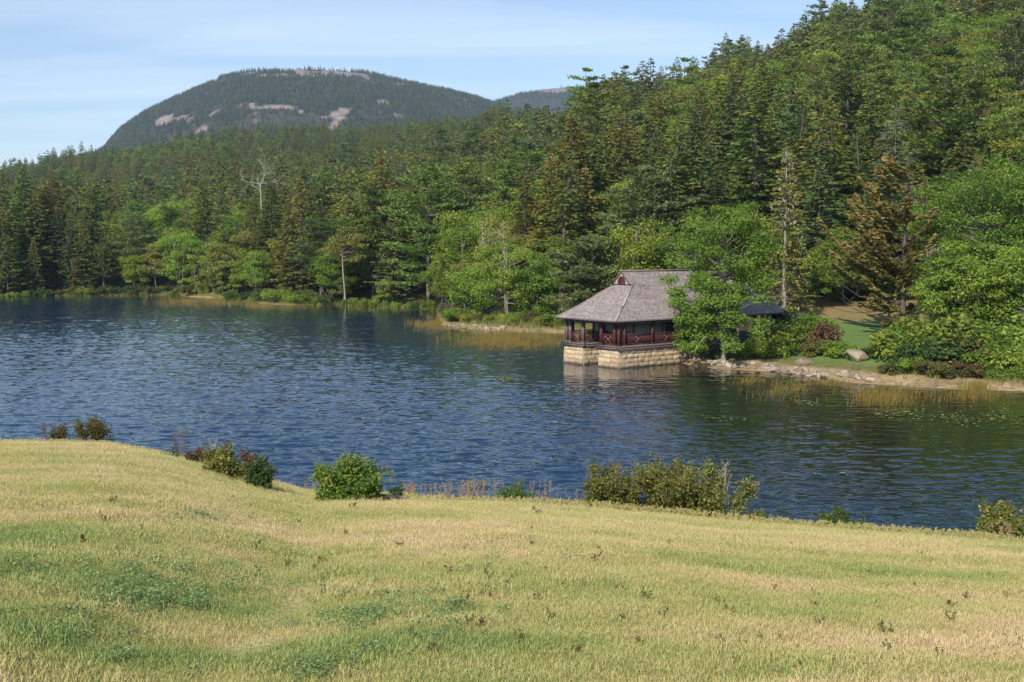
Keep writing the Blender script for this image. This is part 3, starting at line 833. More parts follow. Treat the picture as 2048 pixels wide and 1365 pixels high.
def block_wall(g, p0, p1, out, courses, seed, batter=.06):
    """rock-faced ashlar laid from p0 to p1 (2-D), facing out"""
    r = np.random.default_rng(seed)
    p0 = np.array(p0, float); p1 = np.array(p1, float); out = np.array(out, float); d = p1 - p0; Ln = np.linalg.norm(d); d /= Ln
    z = -.35
    top = courses[-1]
    for z0, z1 in zip(courses[:-1], courses[1:]):
        x = -r.uniform(0, .4)
        while x < Ln:
            w = r.uniform(.45, 1.25); xa = max(x, 0) + .012; xb = min(x + w, Ln) - .012
            x += w
            if xb - xa < .08: continue
            nx, nz_ = max(2, int((xb - xa) / .13)), 4
            gx, gz = np.meshgrid(np.linspace(xa, xb, nx), np.linspace(z0 + .012, z1 - .012, nz_))
            edge = np.minimum(np.minimum(gx - xa, xb - gx), np.minimum(gz - z0 - .012, z1 - .012 - gz))
            dep = np.where(edge > .01, .05 + r.normal(0, .028, gx.shape), 0.0) + batter * (top - gz)
            P = p0[None, None] + d * gx[..., None] + out * dep[..., None]
            V = np.concatenate([P, gz[..., None]], -1).reshape(-1, 3)
            i = np.arange(nz_ - 1)[:, None] * nx + np.arange(nx - 1)[None]
            Q = np.stack([i, i + 1, i + nx + 1, i + nx], -1).reshape(-1, 4)
            if np.cross(np.append(d, 0), [0, 0, 1])[:2] @ out < 0: Q = Q[:, ::-1]
            g.add(V, Q, 0, r.random())
CRS = [-.4, -.02, .38, .76, 1.12, 1.48]
def pier(name, x0, x1, y0, y1, faces, seed):
    g = G()
    b = .05
    for f in faces:
        if f == 'front': block_wall(g, (x0, y0), (x0, y1), (-1, 0), CRS, seed)
        if f == 'side': block_wall(g, (x0, y0), (x1, y0), (0, -1), CRS, seed + 1)
        if f == 'inner': block_wall(g, (x0, y1), (x1, y1), (0, 1), CRS, seed + 2)
    g.box(x0 + .01, x1 - .01, y0 + .01, y1 - .01, -.6, 1.47, 1)
    obj(name, g.mesh(name, [stm.m, mor]), BH)
pier('stone_pier', 0, LEN, 0, 2.36, ('front', 'side', 'inner'), 1)
pier('stone_pier', 0, LEN, 4.26, W_, ('front', 'side', 'inner'), 11)
g = G(); g.box(5.2, LEN - .02, 2.37, 4.25, -.6, 1.46, 0); obj('slip_back_wall', g.mesh('slip_back_wall', [mor]), BH)

def sill(pts, nm='sill_beam'):
    g = G()
    for (a, b) in zip(pts[:-1], pts[1:]):
        g.bar((a[0], a[1], 1.58), (b[0], b[1], 1.58), .34, .20); g.bar((a[0], a[1], 1.735), (b[0], b[1], 1.735), .42, .11)
    obj(nm, g.mesh(nm, [PURP]), BH)
e = .02
sill([(LEN, -e), (-.17, -e)]); sill([(0, -.17), (0, 2.53)]); sill([(.2, 2.36), (5.2, 2.36)])
sill([(.2, 4.26), (5.2, 4.26)]); sill([(0, 4.09), (0, W_ + .17)]); sill([(.2, W_), (LEN, W_)])
g = G(); g.box(.2, LEN - .05, .2, 2.2, 1.5, 1.78); g.box(.2, LEN - .05, 4.42, W_ - .2, 1.5, 1.78); g.box(5.2, LEN - .05, 2.2, 4.42, 1.5, 1.78)
obj('deck', g.mesh('deck', [plain('deck_boards', L(.20, .15, .12))]), BH)

# roof --------------------------------------------------------------
EZ, RZ, GZ = 3.86, 7.73, 6.66
eave = [(-.7, -.3), (-.7, W_ + .3), (19.4, W_ + .3), (23.6, 4.75), (23.6, 1.92), (19.4, -.3)]
top = {0: (3.73, 2.31, GZ), 1: (3.73, 4.36, GZ), 2: (15.6, 3.335, RZ), 3: (15.6, 3.335, RZ), 4: (15.6, 3.335, RZ), 5: (15.6, 3.335, RZ)}
def midp(i, f=.42, drop=.10):
    e_ = Vector((*eave[i], EZ)); t_ = Vector(top[i]); m = e_.lerp(t_, f); m.z -= drop; return m
E_ = [Vector((*p, EZ)) for p in eave]; M_ = [midp(i) for i in range(6)]; T_ = [Vector(top[i]) for i in range(6)]
RF = Vector((3.52, 3.335, RZ)); RR = Vector((15.6, 3.335, RZ))
GA = Vector((3.73, 2.31, GZ)); GB = Vector((3.73, 4.36, GZ))
faces = [[E_[0], E_[1], M_[1], M_[0]], [M_[0], M_[1], GB, GA],
         [E_[5], E_[0], M_[0], M_[5]], [E_[1], E_[2], M_[2], M_[1]]]
# long slopes above the middle line, with the gablet rake brought forward
faces += [[M_[5], M_[0], GA, Vector((3.38, 2.26, GZ - .03)), RF + Vector((-.14, 0, .02)), RR], [M_[1], M_[2], RR, RF + Vector((-.14, 0, .02)), Vector((3.38, 4.41, GZ - .03)), GB]]
for i in (2, 3, 4):
    j = i + 1
    faces += [[E_[i], E_[j], M_[j], M_[i]], [M_[i], M_[j], RR]]
me = uvmesh_from_faces('roof', faces, [sh.m])
roof = obj('roof', me, BH)
g = G()
for i in range(6):
    a = E_[i]; b = E_[(i + 1) % 6]
    g.bar(a - Vector((0, 0, .065)), b - Vector((0, 0, .065)), .05, .10)
obj('fascia', g.mesh('fascia', [PURP]), roof)
g = G()
q = [(p[0] * .985 + .05, (p[1] - 3.335) * .985 + 3.335, EZ - .10) for p in eave]
g.add([q[0], q[1], q[2], q[5]], [(0, 1, 2, 3)]); g.add([q[2], q[3], q[4], q[5]], [(0, 1, 2, 3)])
obj('soffit', g.mesh('soffit', [DARK]), roof)
g = G(); g.bar(RF + Vector((-.2, 0, .05)), RR + Vector((0, 0, .05)), .22, .09)
for i, m in ((0, 1), (5, 1)):
    pass
obj('ridge_cap', g.mesh('ridge_cap', [sh.m]), roof)
hipm = plain('hip_shingles', L(.36, .31, .29))
for i in (0, 5, 1):
    g = G(); g.bar(E_[i] + Vector((0, 0, .02)), M_[i] + Vector((0, 0, .02)), .16, .04); g.bar(M_[i] + Vector((0, 0, .02)), T_[i] + Vector((0, 0, .02)), .16, .04)
    obj('hip_cap', g.mesh('hip_cap', [hipm]), roof)
# gablet with arched louvre
g = G()
g.add([(3.46, 2.30, GZ - .02), (3.46, 4.37, GZ - .02), (3.46, 3.335, RZ - .05)], np.array([(0, 1, 2, 2)]))
gab = obj('gablet', g.mesh('gablet', [plain('gablet_shingles', L(.36, .29, .27))]), roof)
g = G(); n = 14
arc = [(3.43, 3.335 + .40 * math.cos(t), GZ + .08 + .52 * math.sin(t)) for t in np.linspace(0, math.pi, n)]
for a, b in zip(arc[:-1], arc[1:]): g.bar(a, b, .07, .09)
g.bar(arc[0], arc[-1], .07, .09)
for k, zz2 in enumerate(np.linspace(GZ + .10, GZ + .54, 8)):
    hw = .40 * math.sqrt(max(0, 1 - ((zz2 - GZ - .08) / .52) ** 2))
    if hw > .05: g.box(3.42, 3.455, 3.335 - hw, 3.335 + hw, zz2 - .022, zz2 + .028)
obj('louvre_vent', g.mesh('louvre_vent', [RED]), roof)
g = G()
for ga in (Vector((3.36, 2.22, GZ - .06)), Vector((3.36, 4.45, GZ - .06))):
    g.bar(ga, RF + Vector((-.16, 0, -.03)), .06, .09)
obj('rake_board', g.mesh('rake_board', [plain('rake_timber', L(.17, .085, .07))]), roof)

# posts ----------------------------------------------------------------
def post(x, y, mt, w=.24, z1=EZ - .1, brace=()):
    g = G(); g.box(x - w / 2, x + w / 2, y - w / 2, y + w / 2, 1.79, z1)
    g.box(x - w / 2 - .03, x + w / 2 + .03, y - w / 2 - .03, y + w / 2 + .03, 1.79, 1.9)
    for (dx, dy) in brace:
        g.bar((x, y, z1 - .55), (x + dx * .5, y + dy * .5, z1 - .03), .1, .12)
    obj('post', g.mesh('post', [mt]), BH)
for (x, y, mt, br_) in [(.16, .16, RED, ()), (.14, .62, RED, ()), (.75, .14, RED, ()), (.14, 2.2, RED, ((0, -1),)), (.14, 4.42, GREYP, ((0, 1),)), (.14, W_ - .16, GREYP, ()), (.14, W_ - .62, GREYP, ()),
                    (.8, W_ - .14, RED, ()), (3.9, .14, RED, ()), (7.4, .14, RED, ()), (10.9, .14, RED, ()), (14.2, .14, RED, ()), (16.8, .16, RED, ()), (16.8, W_ - .16, RED, ()), (3.6, W_ - .14, RED, ())]:
    post(x, y, mt, brace=br_)
for (x, y) in [(19.0, .3), (22.9, 2.3), (22.9, 4.3)]:
    g = G(); g.box(x - .14, x + .14, y - .14, y + .14, .4, EZ - .1); obj('post', g.mesh('post', [plain('pale_post_timber', L(.42, .36, .31))]), BH)
g = G(); g.bar((.14, -.02, EZ - .24), (.14, W_ + .02, EZ - .24), .2, .22); g.bar((.3, .14, EZ - .24), (17, .14, EZ - .24), .2, .22); g.bar((.3, W_ - .14, EZ - .24), (17, W_ - .14, EZ - .24), .2, .22)
obj('head_beam', g.mesh('head_beam', [PURP]), BH)

# railings ---------------------------------------------------------------
def railing(a, b, x_panel=True, mt=RED, solid=True):
    a = Vector((*a, 0)); b = Vector((*b, 0)); d = (b - a); Ln = d.length; d.normalize()
    g = G(); U = lambda s, z: tuple(a + d * s + Vector((0, 0, z)))
    g.bar(U(0, 2.66), U(Ln, 2.66), .11, .08); g.bar(U(0, 2.56), U(Ln, 2.56), .05, .06); g.bar(U(0, 1.94), U(Ln, 1.94), .06, .07)
    c0, c1 = (Ln / 2 - .36, Ln / 2 + .36) if x_panel else (Ln / 2, Ln / 2)
    n = int(Ln / .105)
    for i in range(1, n):
        s = Ln * i / n
        if c0 < s < c1: continue
        g.bar(U(s, 1.95), U(s, 2.56), .068 if solid else .05, .03, up=tuple(d))
    if x_panel:
        for s in (c0, c1): g.bar(U(s, 1.95), U(s, 2.58), .07, .05, up=tuple(d))
        g.bar(U(c0, 1.98), U(c1, 2.54), .045, .07, 1); g.bar(U(c0, 2.54), U(c1, 1.98), .05, .07, 1)
        g.bar(U((c0 + c1) / 2 - .06, 2.26), U((c0 + c1) / 2 + .06, 2.26), .055, .12, 1)
    obj('railing', g.mesh('railing', [mt, plain('pale_red_timber', L(.22, .10, .085))]), BH)
railing((.14, .74), (.14, 2.08)); railing((.14, 4.54), (.14, W_ - .74)); railing((.28, .14), (.63, .14), False)
railing((.87, .14), (3.78, .14)); railing((4.02, .14), (7.28, .14)); railing((7.52, .14), (10.78, .14)); railing((11.02, .14), (14.08, .14))
railing((.26, 2.24), (2.9, 2.24), True, RED, False); railing((.26, 4.40), (2.9, 4.40), True, RED, False); railing((.92, W_ - .14), (3.48, W_ - .14), True, RED, False)

# room -------------------------------------------------------------------
g = G(); g.box(2.95, 15.5, 1.25, 6.3, 1.79, EZ - .1); obj('wall', g.mesh('wall', [PLAST]), BH)
for bx_ in [(x - .07, x + .07, 1.205, 1.25, 1.8, EZ - .12) for x in (6.2, 9.2, 12.4, 15.5)] + [(2.90, 2.95, 1.2, 1.36, 1.8, EZ - .12), (2.90, 2.95, 6.16, 6.34, 1.8, EZ - .12), (2.905, 2.95, 1.36, 6.16, 1.8, 2.2)]:
    g = G(); g.box(*bx_); obj('wall_timber', g.mesh('wall_timber', [RED]), BH)
def window(x0, x1, z0, z1):
    g = G(); y = 1.22
    g.bar((x0, y, z0), (x1, y, z0), .07, .09); g.bar((x0, y, z1), (x1, y, z1), .07, .09)
    for x in (x0, x1): g.bar((x, y, z0), (x, y, z1), .09, .07)
    for x in np.linspace(x0, x1, 4)[1:-1]: g.bar((x, y, z0), (x, y, z1), .03, .03)
    for z in np.linspace(z0, z1, 4)[1:-1]: g.bar((x0, y, z), (x1, y, z), .03, .03)
    w = obj('window', g.mesh('window', [plain('window_frame_paint', L(.12, .10, .09))]), BH)
    g = G(); g.box(x0, x1, 1.225, 1.245, z0, z1); obj('pane', g.mesh('pane', [glass.m]), w)
window(6.6, 7.6, 2.55, 3.55); window(10.2, 11.2, 2.55, 3.55)
g = G(); g.box(2.90, 2.94, 4.75, 5.55, 1.8, 3.6); dr = obj('door', g.mesh('door', [plain('door_boards', L(.05, .045, .04))]), BH)
g = G(); g.box(2.86, 2.90, 4.83, 4.88, 2.7, 2.82); obj('handle', g.mesh('handle', [plain('iron', L(.04, .04, .04), .4)]), dr)
# ------------------------------------------------------------------ landmark trees
TAKEN = []                     # (x, y, r) kept clear by the forest
def landmark(name, label, u, y, vtop, fn, mats, rz=0.0, Hnom=None, keep=4.0, dz=0.0, group=None, base=None):
    x, y, z = at(u, y)
    if base is not None: z = base
    H = zat(vtop, y) - z
    g = G(); fn(g, H)
    V = np.concatenate(g.V); Q = np.concatenate(g.Q); M = np.concatenate(g.M); A = np.concatenate(g.A)
    r_ = empty(name, (x, y, z - .15), rz); tag(r_, label, 'tree', group)
    def sub(sel, nm):
        q = Q[sel]; ids, inv = np.unique(q, return_inverse=True)
        um, mi = np.unique(M[sel], return_inverse=True)
        return mesh_np(nm, V[ids], inv.reshape(q.shape), [mats[k] for k in um], mi, A[ids])
    if (M == 1).any(): obj('trunk', sub(M == 1, 'trunk'), r_)
    if (M == 0).any(): obj('crown', sub(M == 0, 'crown'), r_)
    if (M == 2).any(): obj('lichen', sub(M == 2, 'lichen'), r_)
    TAKEN.append((x, y, keep)); return r_

def big_maple(g, H):
    broadleaf(g, H, 4.5, 901, nblob=72, per=290, leaf=.105, zb=.22, trunks=1, lean=-.1, blob=.20, squash=.8)
    r = np.random.default_rng(902)
    # low branches hanging in front of the roof, pale and partly bare
    for (dx, dy, z) in [(-4.1, -.6, H * .44), (-3.2, -1.2, H * .33), (-3.9, -.4, H * .36), (-2.4, -1.4, H * .24), (-4.6, 0, H * .50), (-2.2, -1.2, H * .17), (-3.3, -1.0, H * .20), (1.0, -1.5, H * .40), (-1.2, -1.6, H * .38)] + [(math.cos(a) * q, math.sin(a) * q * .8 - .6, H * h) for a, q, h in zip(r.uniform(2.3, 5.5, 44), r.uniform(1.8, 4.3, 44), r.uniform(.11, .46, 44))]:
        tip = np.array([dx, dy, z]); g.tube([(0, 0, H * .25), tip * .55 + (0, 0, H * .13), tip], [.06, .035, .012], 5, 1)
        n = 240
        q = nrm(r.normal(0, 1, (n, 3))); C = tip + q * (.85 * (.3 + .75 * r.random(n)))[:, None] * np.array([1.1, .9, .62])
        nn_ = nrm(q * .4 + np.array([0, -.3, .7]) + r.normal(0, .5, (n, 3))); Ud = nrm(np.cross(nn_, r.normal(0, 1, (n, 3))))
        sz = .105 * r.uniform(.6, 1.3, n); g.diamonds(C, Ud * sz[:, None], np.cross(nn_, Ud) * (sz * .62)[:, None], 0, np.clip(r.normal(.46, .17, n), 0, 1))
    for k in range(9):
        a = r.uniform(2.6, 4.2); p0 = np.array([0, 0, r.uniform(1.5, 4)]); p2 = p0 + np.array([math.cos(a) * r.uniform(1.2, 2.6), math.sin(a) * 1.2, r.uniform(-1.2, .8)])
        g.tube([p0, (p0 + p2) / 2 + r.normal(0, .25, 3), p2], [.06, .045, .02], 4, 1)
landmark('maple_tree', 'large green maple with pale trunk growing in front of the boathouse roof', 1450, 89.6, 385, big_maple, [BR['green'], bp], keep=5)
landmark('maple_tree', 'dark trunked maple close behind the large maple beside the boathouse', 1476, 92.5, 400, lambda g, H: broadleaf(g, H, 3.6, 911, nblob=36, per=230, leaf=.13, zb=.42, blob=.27), [BR['green'], bgm], keep=4)

def brown_spruce(g, H):
    r = np.random.default_rng(921)
    g.tube([(0, 0, z) for z in np.linspace(0, H, 8)], np.linspace(.32, .05, 8), 7, 1)
    for i in range(58):
        t = r.uniform(.12, .97); z = H * t
        az = math.pi + r.normal(0, .6) if r.random() < .72 else r.random() * 6.28
        Ln = (9.0 * (1 - t) ** .65 + .8) * r.uniform(.55, 1.1) * (1.0 if abs(az - math.pi) < 1.2 else .55)
        d = np.array([math.cos(az), math.sin(az), 0]); sd = np.array([-d[1], d[0], 0])
        up = r.normal(.30, .12) if t > .3 else r.normal(.02, .12)
        base = np.array([0, 0, z])
        P = lambda s: base + d * Ln * s[:, None] + np.array([0, 0, 1]) * (Ln * (up * 1.6 * s ** 1.8 - .16 * np.sin(s * 3.1)))[:, None]
        g.tube(P(np.linspace(0, 1, 5)), [.08, .06, .045, .03, .012], 4, 1)
        if t < .27: Ln = min(Ln, 3.8)
        n = int(Ln * 88)
        s = np.clip(.18 + .84 * r.random(n) ** .75, 0, 1)
        wd = .42 * (1.1 - .75 * s)
        C = P(s) + sd * r.normal(0, 1, n)[:, None] * wd[:, None] + np.array([0, 0, 1]) * (r.normal(-.06, .10, n))[:, None]
        dv = nrm(d[None] * .9 + sd[None] * r.normal(0, .6, (n, 1)) + np.array([0, 0, 1.]) * r.normal(.15 + up * .8, .35, (n, 1)))
        tl = r.uniform(.16, .34, n)
        var = np.clip(r.normal(.25, .15, n) + .6 * s ** 3 * r.uniform(.3, 1.2), 0, 1)
        g.diamonds(C, dv * tl[:, None], nrm(np.cross(dv, r.normal(0, 1, (n, 3)))) * (tl * .36)[:, None], 0, var)
landmark('rusty_spruce', 'rusty brown spruce with long branches sweeping up to the left above the lawn', 1806, 101, 318, brown_spruce, [SP['brown'], bd], keep=6)
landmark('spruce_tree', 'thin grey spruce trunk with broken base beside the rusty brown spruce', 1777, 104, 430, lambda g, H: spruce(g, H, 2.0, 931, sparse=.7, zb=.25, dead=.5, per=9), [SP['brown'], bgm], keep=3)
landmark('lichen_spruce', 'dying spruce hung with pale grey lichen behind the large maple', 1568, 108, 290, lambda g, H: lichen_spruce(g, H, 3.0, 941), [SP['olive'], bp, LICH], keep=4)
landmark('dead_spruce', 'grey bare spire of a dead spruce rising behind the rusty spruce', 1782, 138, 205, lambda g, H: snag(g, H, 5.5, 951, 1, 150, -.12), [bd, bgm], keep=3)
def forked_snag(g, H):
    r = np.random.default_rng(961)
    def limb(p, d, l, rad, lev):
        d = d / np.linalg.norm(d); q = p + d * l; m_ = (p + q) / 2 + r.normal(0, .07 * l, 3)
        g.tube([p, m_, q], [rad, rad * .8, rad * .55], 5, 1)
        if lev == 0: return
        for _ in range(int(r.integers(2, 5)) if lev > 1 else 3):
            s_ = r.uniform(.45, 1.0); c = p + (q - p) * s_
            limb(c, d * .8 + r.normal(0, .75, 3) + (0, 0, .25), l * r.uniform(.4, .75), rad * .55, lev - 1)
    f = H * .74
    g.tube([(0, 0, 0), (.2, 0, f * .5), (0, 0, f)], [.3, .22, .16], 7, 1)
    for d in ((-.35, 0, 1), (.15, .2, 1), (.7, -.2, 1), (-.9, .2, .5), (1, 0, .15), (-1.5, -.3, .3)):
        limb(np.array([0, 0, f * r.uniform(.86, 1.0)]), np.array(d, float), H * .17 * r.uniform(.6, 1.3), .10, 3)
landmark('dead_tree', 'bare silver snag with forked limbs above the far shore spruces', 525, 262, 312, lambda g, H: forked_snag(g, H), [bd, bp], keep=4)
def leaning_birch(g, H):
    broadleaf(g, H, 4.3, 971, nblob=30, per=190, leaf=.17, zb=.42, trunks=2, blob=.30, squash=.75)
landmark('leaning_tree', 'olive crowned tree with two pale leaning trunks at the far water edge', 692, dshore(uk(692)) + 5, 448, leaning_birch, [BR['olive'], bp], keep=5)
landmark('white_pine', 'tall pine with wide layered branches and exposed trunk on the far shore', 857, dshore(uk(857)) + 9, 325, lambda g, H: pine(g, H, 7.0, 981, layers=13, per=22, tuft=.5, zb=.14), [PI_['green'], bgm], keep=8)
landmark('birch_tree', 'yellowish green broad tree on the spit just behind the stony point', 1018, 141, 455, lambda g, H: broadleaf(g, H, 5.0, 991, nblob=84, per=270, leaf=.125, zb=.06, trunks=2, blob=.22, squash=.75, twigs=1, low=True), [BR['light'], bp], keep=6)
landmark('birch_tree', 'sparse pale birch with bare white upper limbs behind the spit', 985, 152, 408, lambda g, H: broadleaf(g, H, 3.4, 992, nblob=26, per=90, leaf=.15, zb=.3, trunks=2, twigs=5, blob=.3), [BR['yellow'], bp], keep=4)
landmark('young_pine', 'dense dark green pine left of the boathouse roof', 1186, 131, 478, lambda g, H: pine(g, H, 4.3, 993, layers=14, per=26, tuft=.45, zb=.03, bend=.1), [PI_['blue'], bd], keep=6)
landmark('maple_tree', 'bright yellow green maple directly behind the boathouse ridge', 1300, 128, 432, lambda g, H: broadleaf(g, H, 5.6, 994, nblob=56, per=240, leaf=.16, zb=.15, trunks=2, blob=.26), [BR['light'], bgm], keep=6)
landmark('maple_tree', 'broad green maple leaning over the waterside at left edge of spit', 945, 150, 520, lambda g, H: broadleaf(g, H, 4.2, 995, nblob=44, per=220, leaf=.15, zb=.0, trunks=2, blob=.28, low=True), [BR['green'], bgm], keep=5)
landmark('young_maple', 'dense young green maple at the water edge near the stony point', 1075, 138, 500, lambda g, H: broadleaf(g, H, 3.6, 996, nblob=40, per=200, leaf=.15, zb=.02, blob=.28, low=True), [BR['green'], bgm], keep=5)
for (u, y, vt, R_, sd, tone, lb) in [
    (1975, 99, 268, 6.2, 21, 'green', 'tallest spreading green maple at the right edge above the shrubs'),
    (1885, 112, 345, 4.6, 22, 'green', 'mid sized maple between the rusty spruce and the right edge maples'),
    (2085, 95, 330, 5.2, 23, 'green', 'green maple cut by the right edge of the view'),
    (1925, 92, 470, 4.2, 24, 'green', 'low leafy green maple in front of the tallest right edge maple'),
    (2030, 90, 455, 4.4, 25, 'green', 'low dense maple hanging over the right shore shrubs'),
    (1690, 130, 440, 4.2, 26, 'green', 'green broadleaf tree behind the brown grass of the lawn'),
    (1625, 126, 500, 3.6, 27, 'green', 'small bright broadleaf tree left of the mown lawn'),
    (1740, 142, 360, 4.4, 28, 'green', 'round green tree just behind the dead grey spire'),
    (1400, 122, 400, 4.8, 29, 'green', 'tall green maple behind the boathouse roof and front maple'),
    (1520, 118, 420, 4.2, 30, 'green', 'leafy maple between the big maple and lichen spruce')]:
    landmark('maple_tree', lb, u, y, vt, lambda g, H, R_=R_, sd=sd: broadleaf(g, H, R_, 1000 + sd, nblob=80, per=270, leaf=.12, zb=.12, trunks=2, blob=.22, squash=.75), [BR[tone], bgm], keep=R_ * .9)
for (u, dy, vt, R_, tone, lb) in [(372, 7, 470, 3.4, 'green', 'full green tree on the low bank left of the far orange reeds'), (402, 6, 492, 3.0, 'light', 'light green low tree on the far bank above orange reeds'),
    (432, 8, 455, 3.6, 'green', 'tallest leafy tree above the far orange reeds'), (455, 6, 505, 2.8, 'olive', 'small olive tree at the corner of the far bank')]:
    landmark('leafy_tree', lb, u, dshore(uk(u)) + dy, vt, lambda g, H, R_=R_, u=u: broadleaf(g, H, R_, 1400 + u, nblob=44, per=200, leaf=.16, zb=.03, trunks=2, blob=.25, low=True, squash=.8), [BR[tone], bgm], keep=2.5)
for (u, y, vt, R_, tone, lb) in [
    (1580, 175, 212, 4.6, 'blue', 'bluish round topped pine on the slope above the lichen spruce'),
    (1752, 205, 128, 5.4, 'green', 'large vivid green pine on the slope left of orange conifers'),
    (1285, 150, 330, 5.5, 'blue', 'grey green soft pine rising above the boathouse'),
    (1380, 160, 345, 5.0, 'blue', 'soft grey green pine right of the boathouse ridge')]:
    landmark('white_pine', lb, u, y, vt, lambda g, H, R_=R_, u=u: pine(g, H, R_, 1100 + u, layers=12, per=20, tuft=.5, zb=.12), [PI_[tone], bd], keep=5)
for (u, y, vt, lb) in [(1845, 190, 152, 'orange brown pointed conifer on the hillside right of the vivid pine'), (1938, 195, 150, 'orange tinged conifer nearest the right edge on the hillside')]:
    landmark('larch_tree', lb, u, y, vt, lambda g, H, u=u: spruce(g, H, 3.6, 1200 + u, step=.5, per=14, droop=.05, topbrown=.2, dead=0), [BR['orange'], bd], keep=4)
for (u, y, vt, R_, lb) in [(1315, 215, 182, 4.0, 'dark ragged spruce pair left member high above the boathouse'), (1395, 210, 178, 4.4, 'dark ragged spruce pair right member high above the boathouse'), (1100, 165, 300, 3.8, 'tall brown tipped spruce behind the light green spit trees'), (1170, 158, 330, 3.8, 'broad dark spruce behind the dense dark green pine'),
     (1515, 170, 250, 3.6, 'dark spruce on the slope left of the lichen spruce'), (1050, 172, 320, 3.6, 'ragged brown tipped spruce behind the sparse pale birch')]:
    landmark('spruce_tree', lb, u, y, vt, lambda g, H, u=u, R_=R_: spruce(g, H, R_, 1300 + u, sparse=.88, droop=.4, ragged=.32, topbrown=.6), [SP['olive'], bd], keep=4)

# ------------------------------------------------------------------ forest: positions first
def clear(x, y, r=0.0):
    for (a, b, c) in TAKEN:
        if (x - a) ** 2 + (y - b) ** 2 < (c + r) ** 2: return False
    return True
ca, sa = math.cos(math.radians(38)), math.sin(math.radians(38))
def in_boathouse(x, y, mrg=2.5):
    dx, dy = x - BN.x, y - BN.y; s = dx * ca + dy * sa; t = -dx * sa + dy * ca
    return -mrg < s < 24 + mrg and -mrg < t < 7 + mrg
fr = np.random.default_rng(77)
trees = []        # kind, x, y, z, H, tone, region
def crest_at(u): return float(np.interp(u, [0, 450, 900, 1000, 1100, 1250, 1500, 1700, 2048], [930, 980, 930, 790, 660, 570, 610, 650, 690]))
def mixkind(x, y, u, ds):
    n = float(fbm(x * .018, y * .018, 3, 71)); n2 = float(fbm(x * .05, y * .05, 2, 73))
    bl = .36 + (n - .5) * 2.2
    if u > 1250 and y > 200: bl += .38 * math.exp(-((u - 1450) / 260) ** 2) * (1 if y < 480 else .3)
    if y > 620: bl -= .05
    if ds < 9: bl += .12
    r = fr.random()
    if u > 950 and 150 < y < 340: bl += .16
    if y > crest_at(u) - 45: bl = .12
    if u < 480 and y < 330: bl -= .27
    elif u < 870 and y < 330: bl -= .14
    if r < bl: return 'broadleaf'
    if r < bl + (.12 if 850 < u < 1300 else .07): return 'pine'
    return 'spruce'
# near band to far: spacing grows with distance
y = 84.0
while y < 1010:
    sp = np.interp(y, [80, 130, 250, 400, 700, 1000], [4.6, 4.8, 5.4, 6.0, 6.6, 7.5])
    half = .60 * y
    for x in np.arange(-half, half, sp):
        xx = x + fr.uniform(-.48, .48) * sp; yy = y + fr.uniform(-.48, .48) * sp
        k = xx / yy; u = k * F + CX
        if u < -260 or u > 2330: continue
        ds = yy - float(dshore(k))
        if ds < 4.5: continue
        crest_y = np.interp(u, [0, 450, 900, 1000, 1100, 1250, 1500, 1700, 2048], [930, 980, 930, 790, 660, 570, 610, 650, 690])
        if yy > crest_y + 25: continue
        if in_boathouse(xx, yy) or not clear(xx, yy, -.5): continue
        if 1470 < u < 1860 and yy < 131: continue                      # lawn and its margin
        if 1130 < u < 1470 and ds < 9: continue
        if u > 1845 and yy < 118: continue
        if 880 < u < 1600 and yy < 152: continue
        if 470 < u < 620 and ds < 10: continue
        trees.append([xx, yy, u, ds])
    y += sp
T = np.array(trees)
T = np.column_stack([T, zland(T[:, 0], T[:, 1])])
kinds = [mixkind(a[0], a[1], a[2], a[3]) for a in T]
Hs = []
for (xx, yy, u, ds, z), kd in zip(T, kinds):
    base = {'spruce': 15, 'pine': 16.5, 'broadleaf': 10.5}[kd]
    h = base * np.clip(fr.normal(1, .23), .5, 1.55)
    if u > 950 and 150 < yy < 480: h *= 1.16
    if 330 < yy < 600 and 1250 < u < 1560 and kd != 'spruce': h *= .8
    if yy > 560: h *= .85
    if ds < 45 and u < 860: h *= 1.22 if kd == 'spruce' else 1.08
    if ds < 8: h *= .82
    if u > 1500 and yy < 330: h *= 1.05
    if 500 < u < 550 and 215 < yy < 262: h *= .8
    Hs.append(h)
Hs = np.array(Hs)
tone_of = []
for (xx, yy, u, ds, z), kd in zip(T, kinds):
    r = fr.random() * (.88 if yy < 320 else 1); n = float(fbm(xx * .03, yy * .03, 2, 81))
    if kd == 'spruce': t = 'dark' if r < .52 else 'olive' if r < .80 else 'blue' if r < .965 else 'brown'
    elif kd == 'pine': t = 'green' if r < .6 else 'blue'
    else:
        q = r + (n - .5) * .6
        t = 'green' if q < .40 else 'light' if q < .64 else 'olive' if q < .90 else 'yellow' if q < .985 or yy < 330 else 'orange'
    tone_of.append(t)
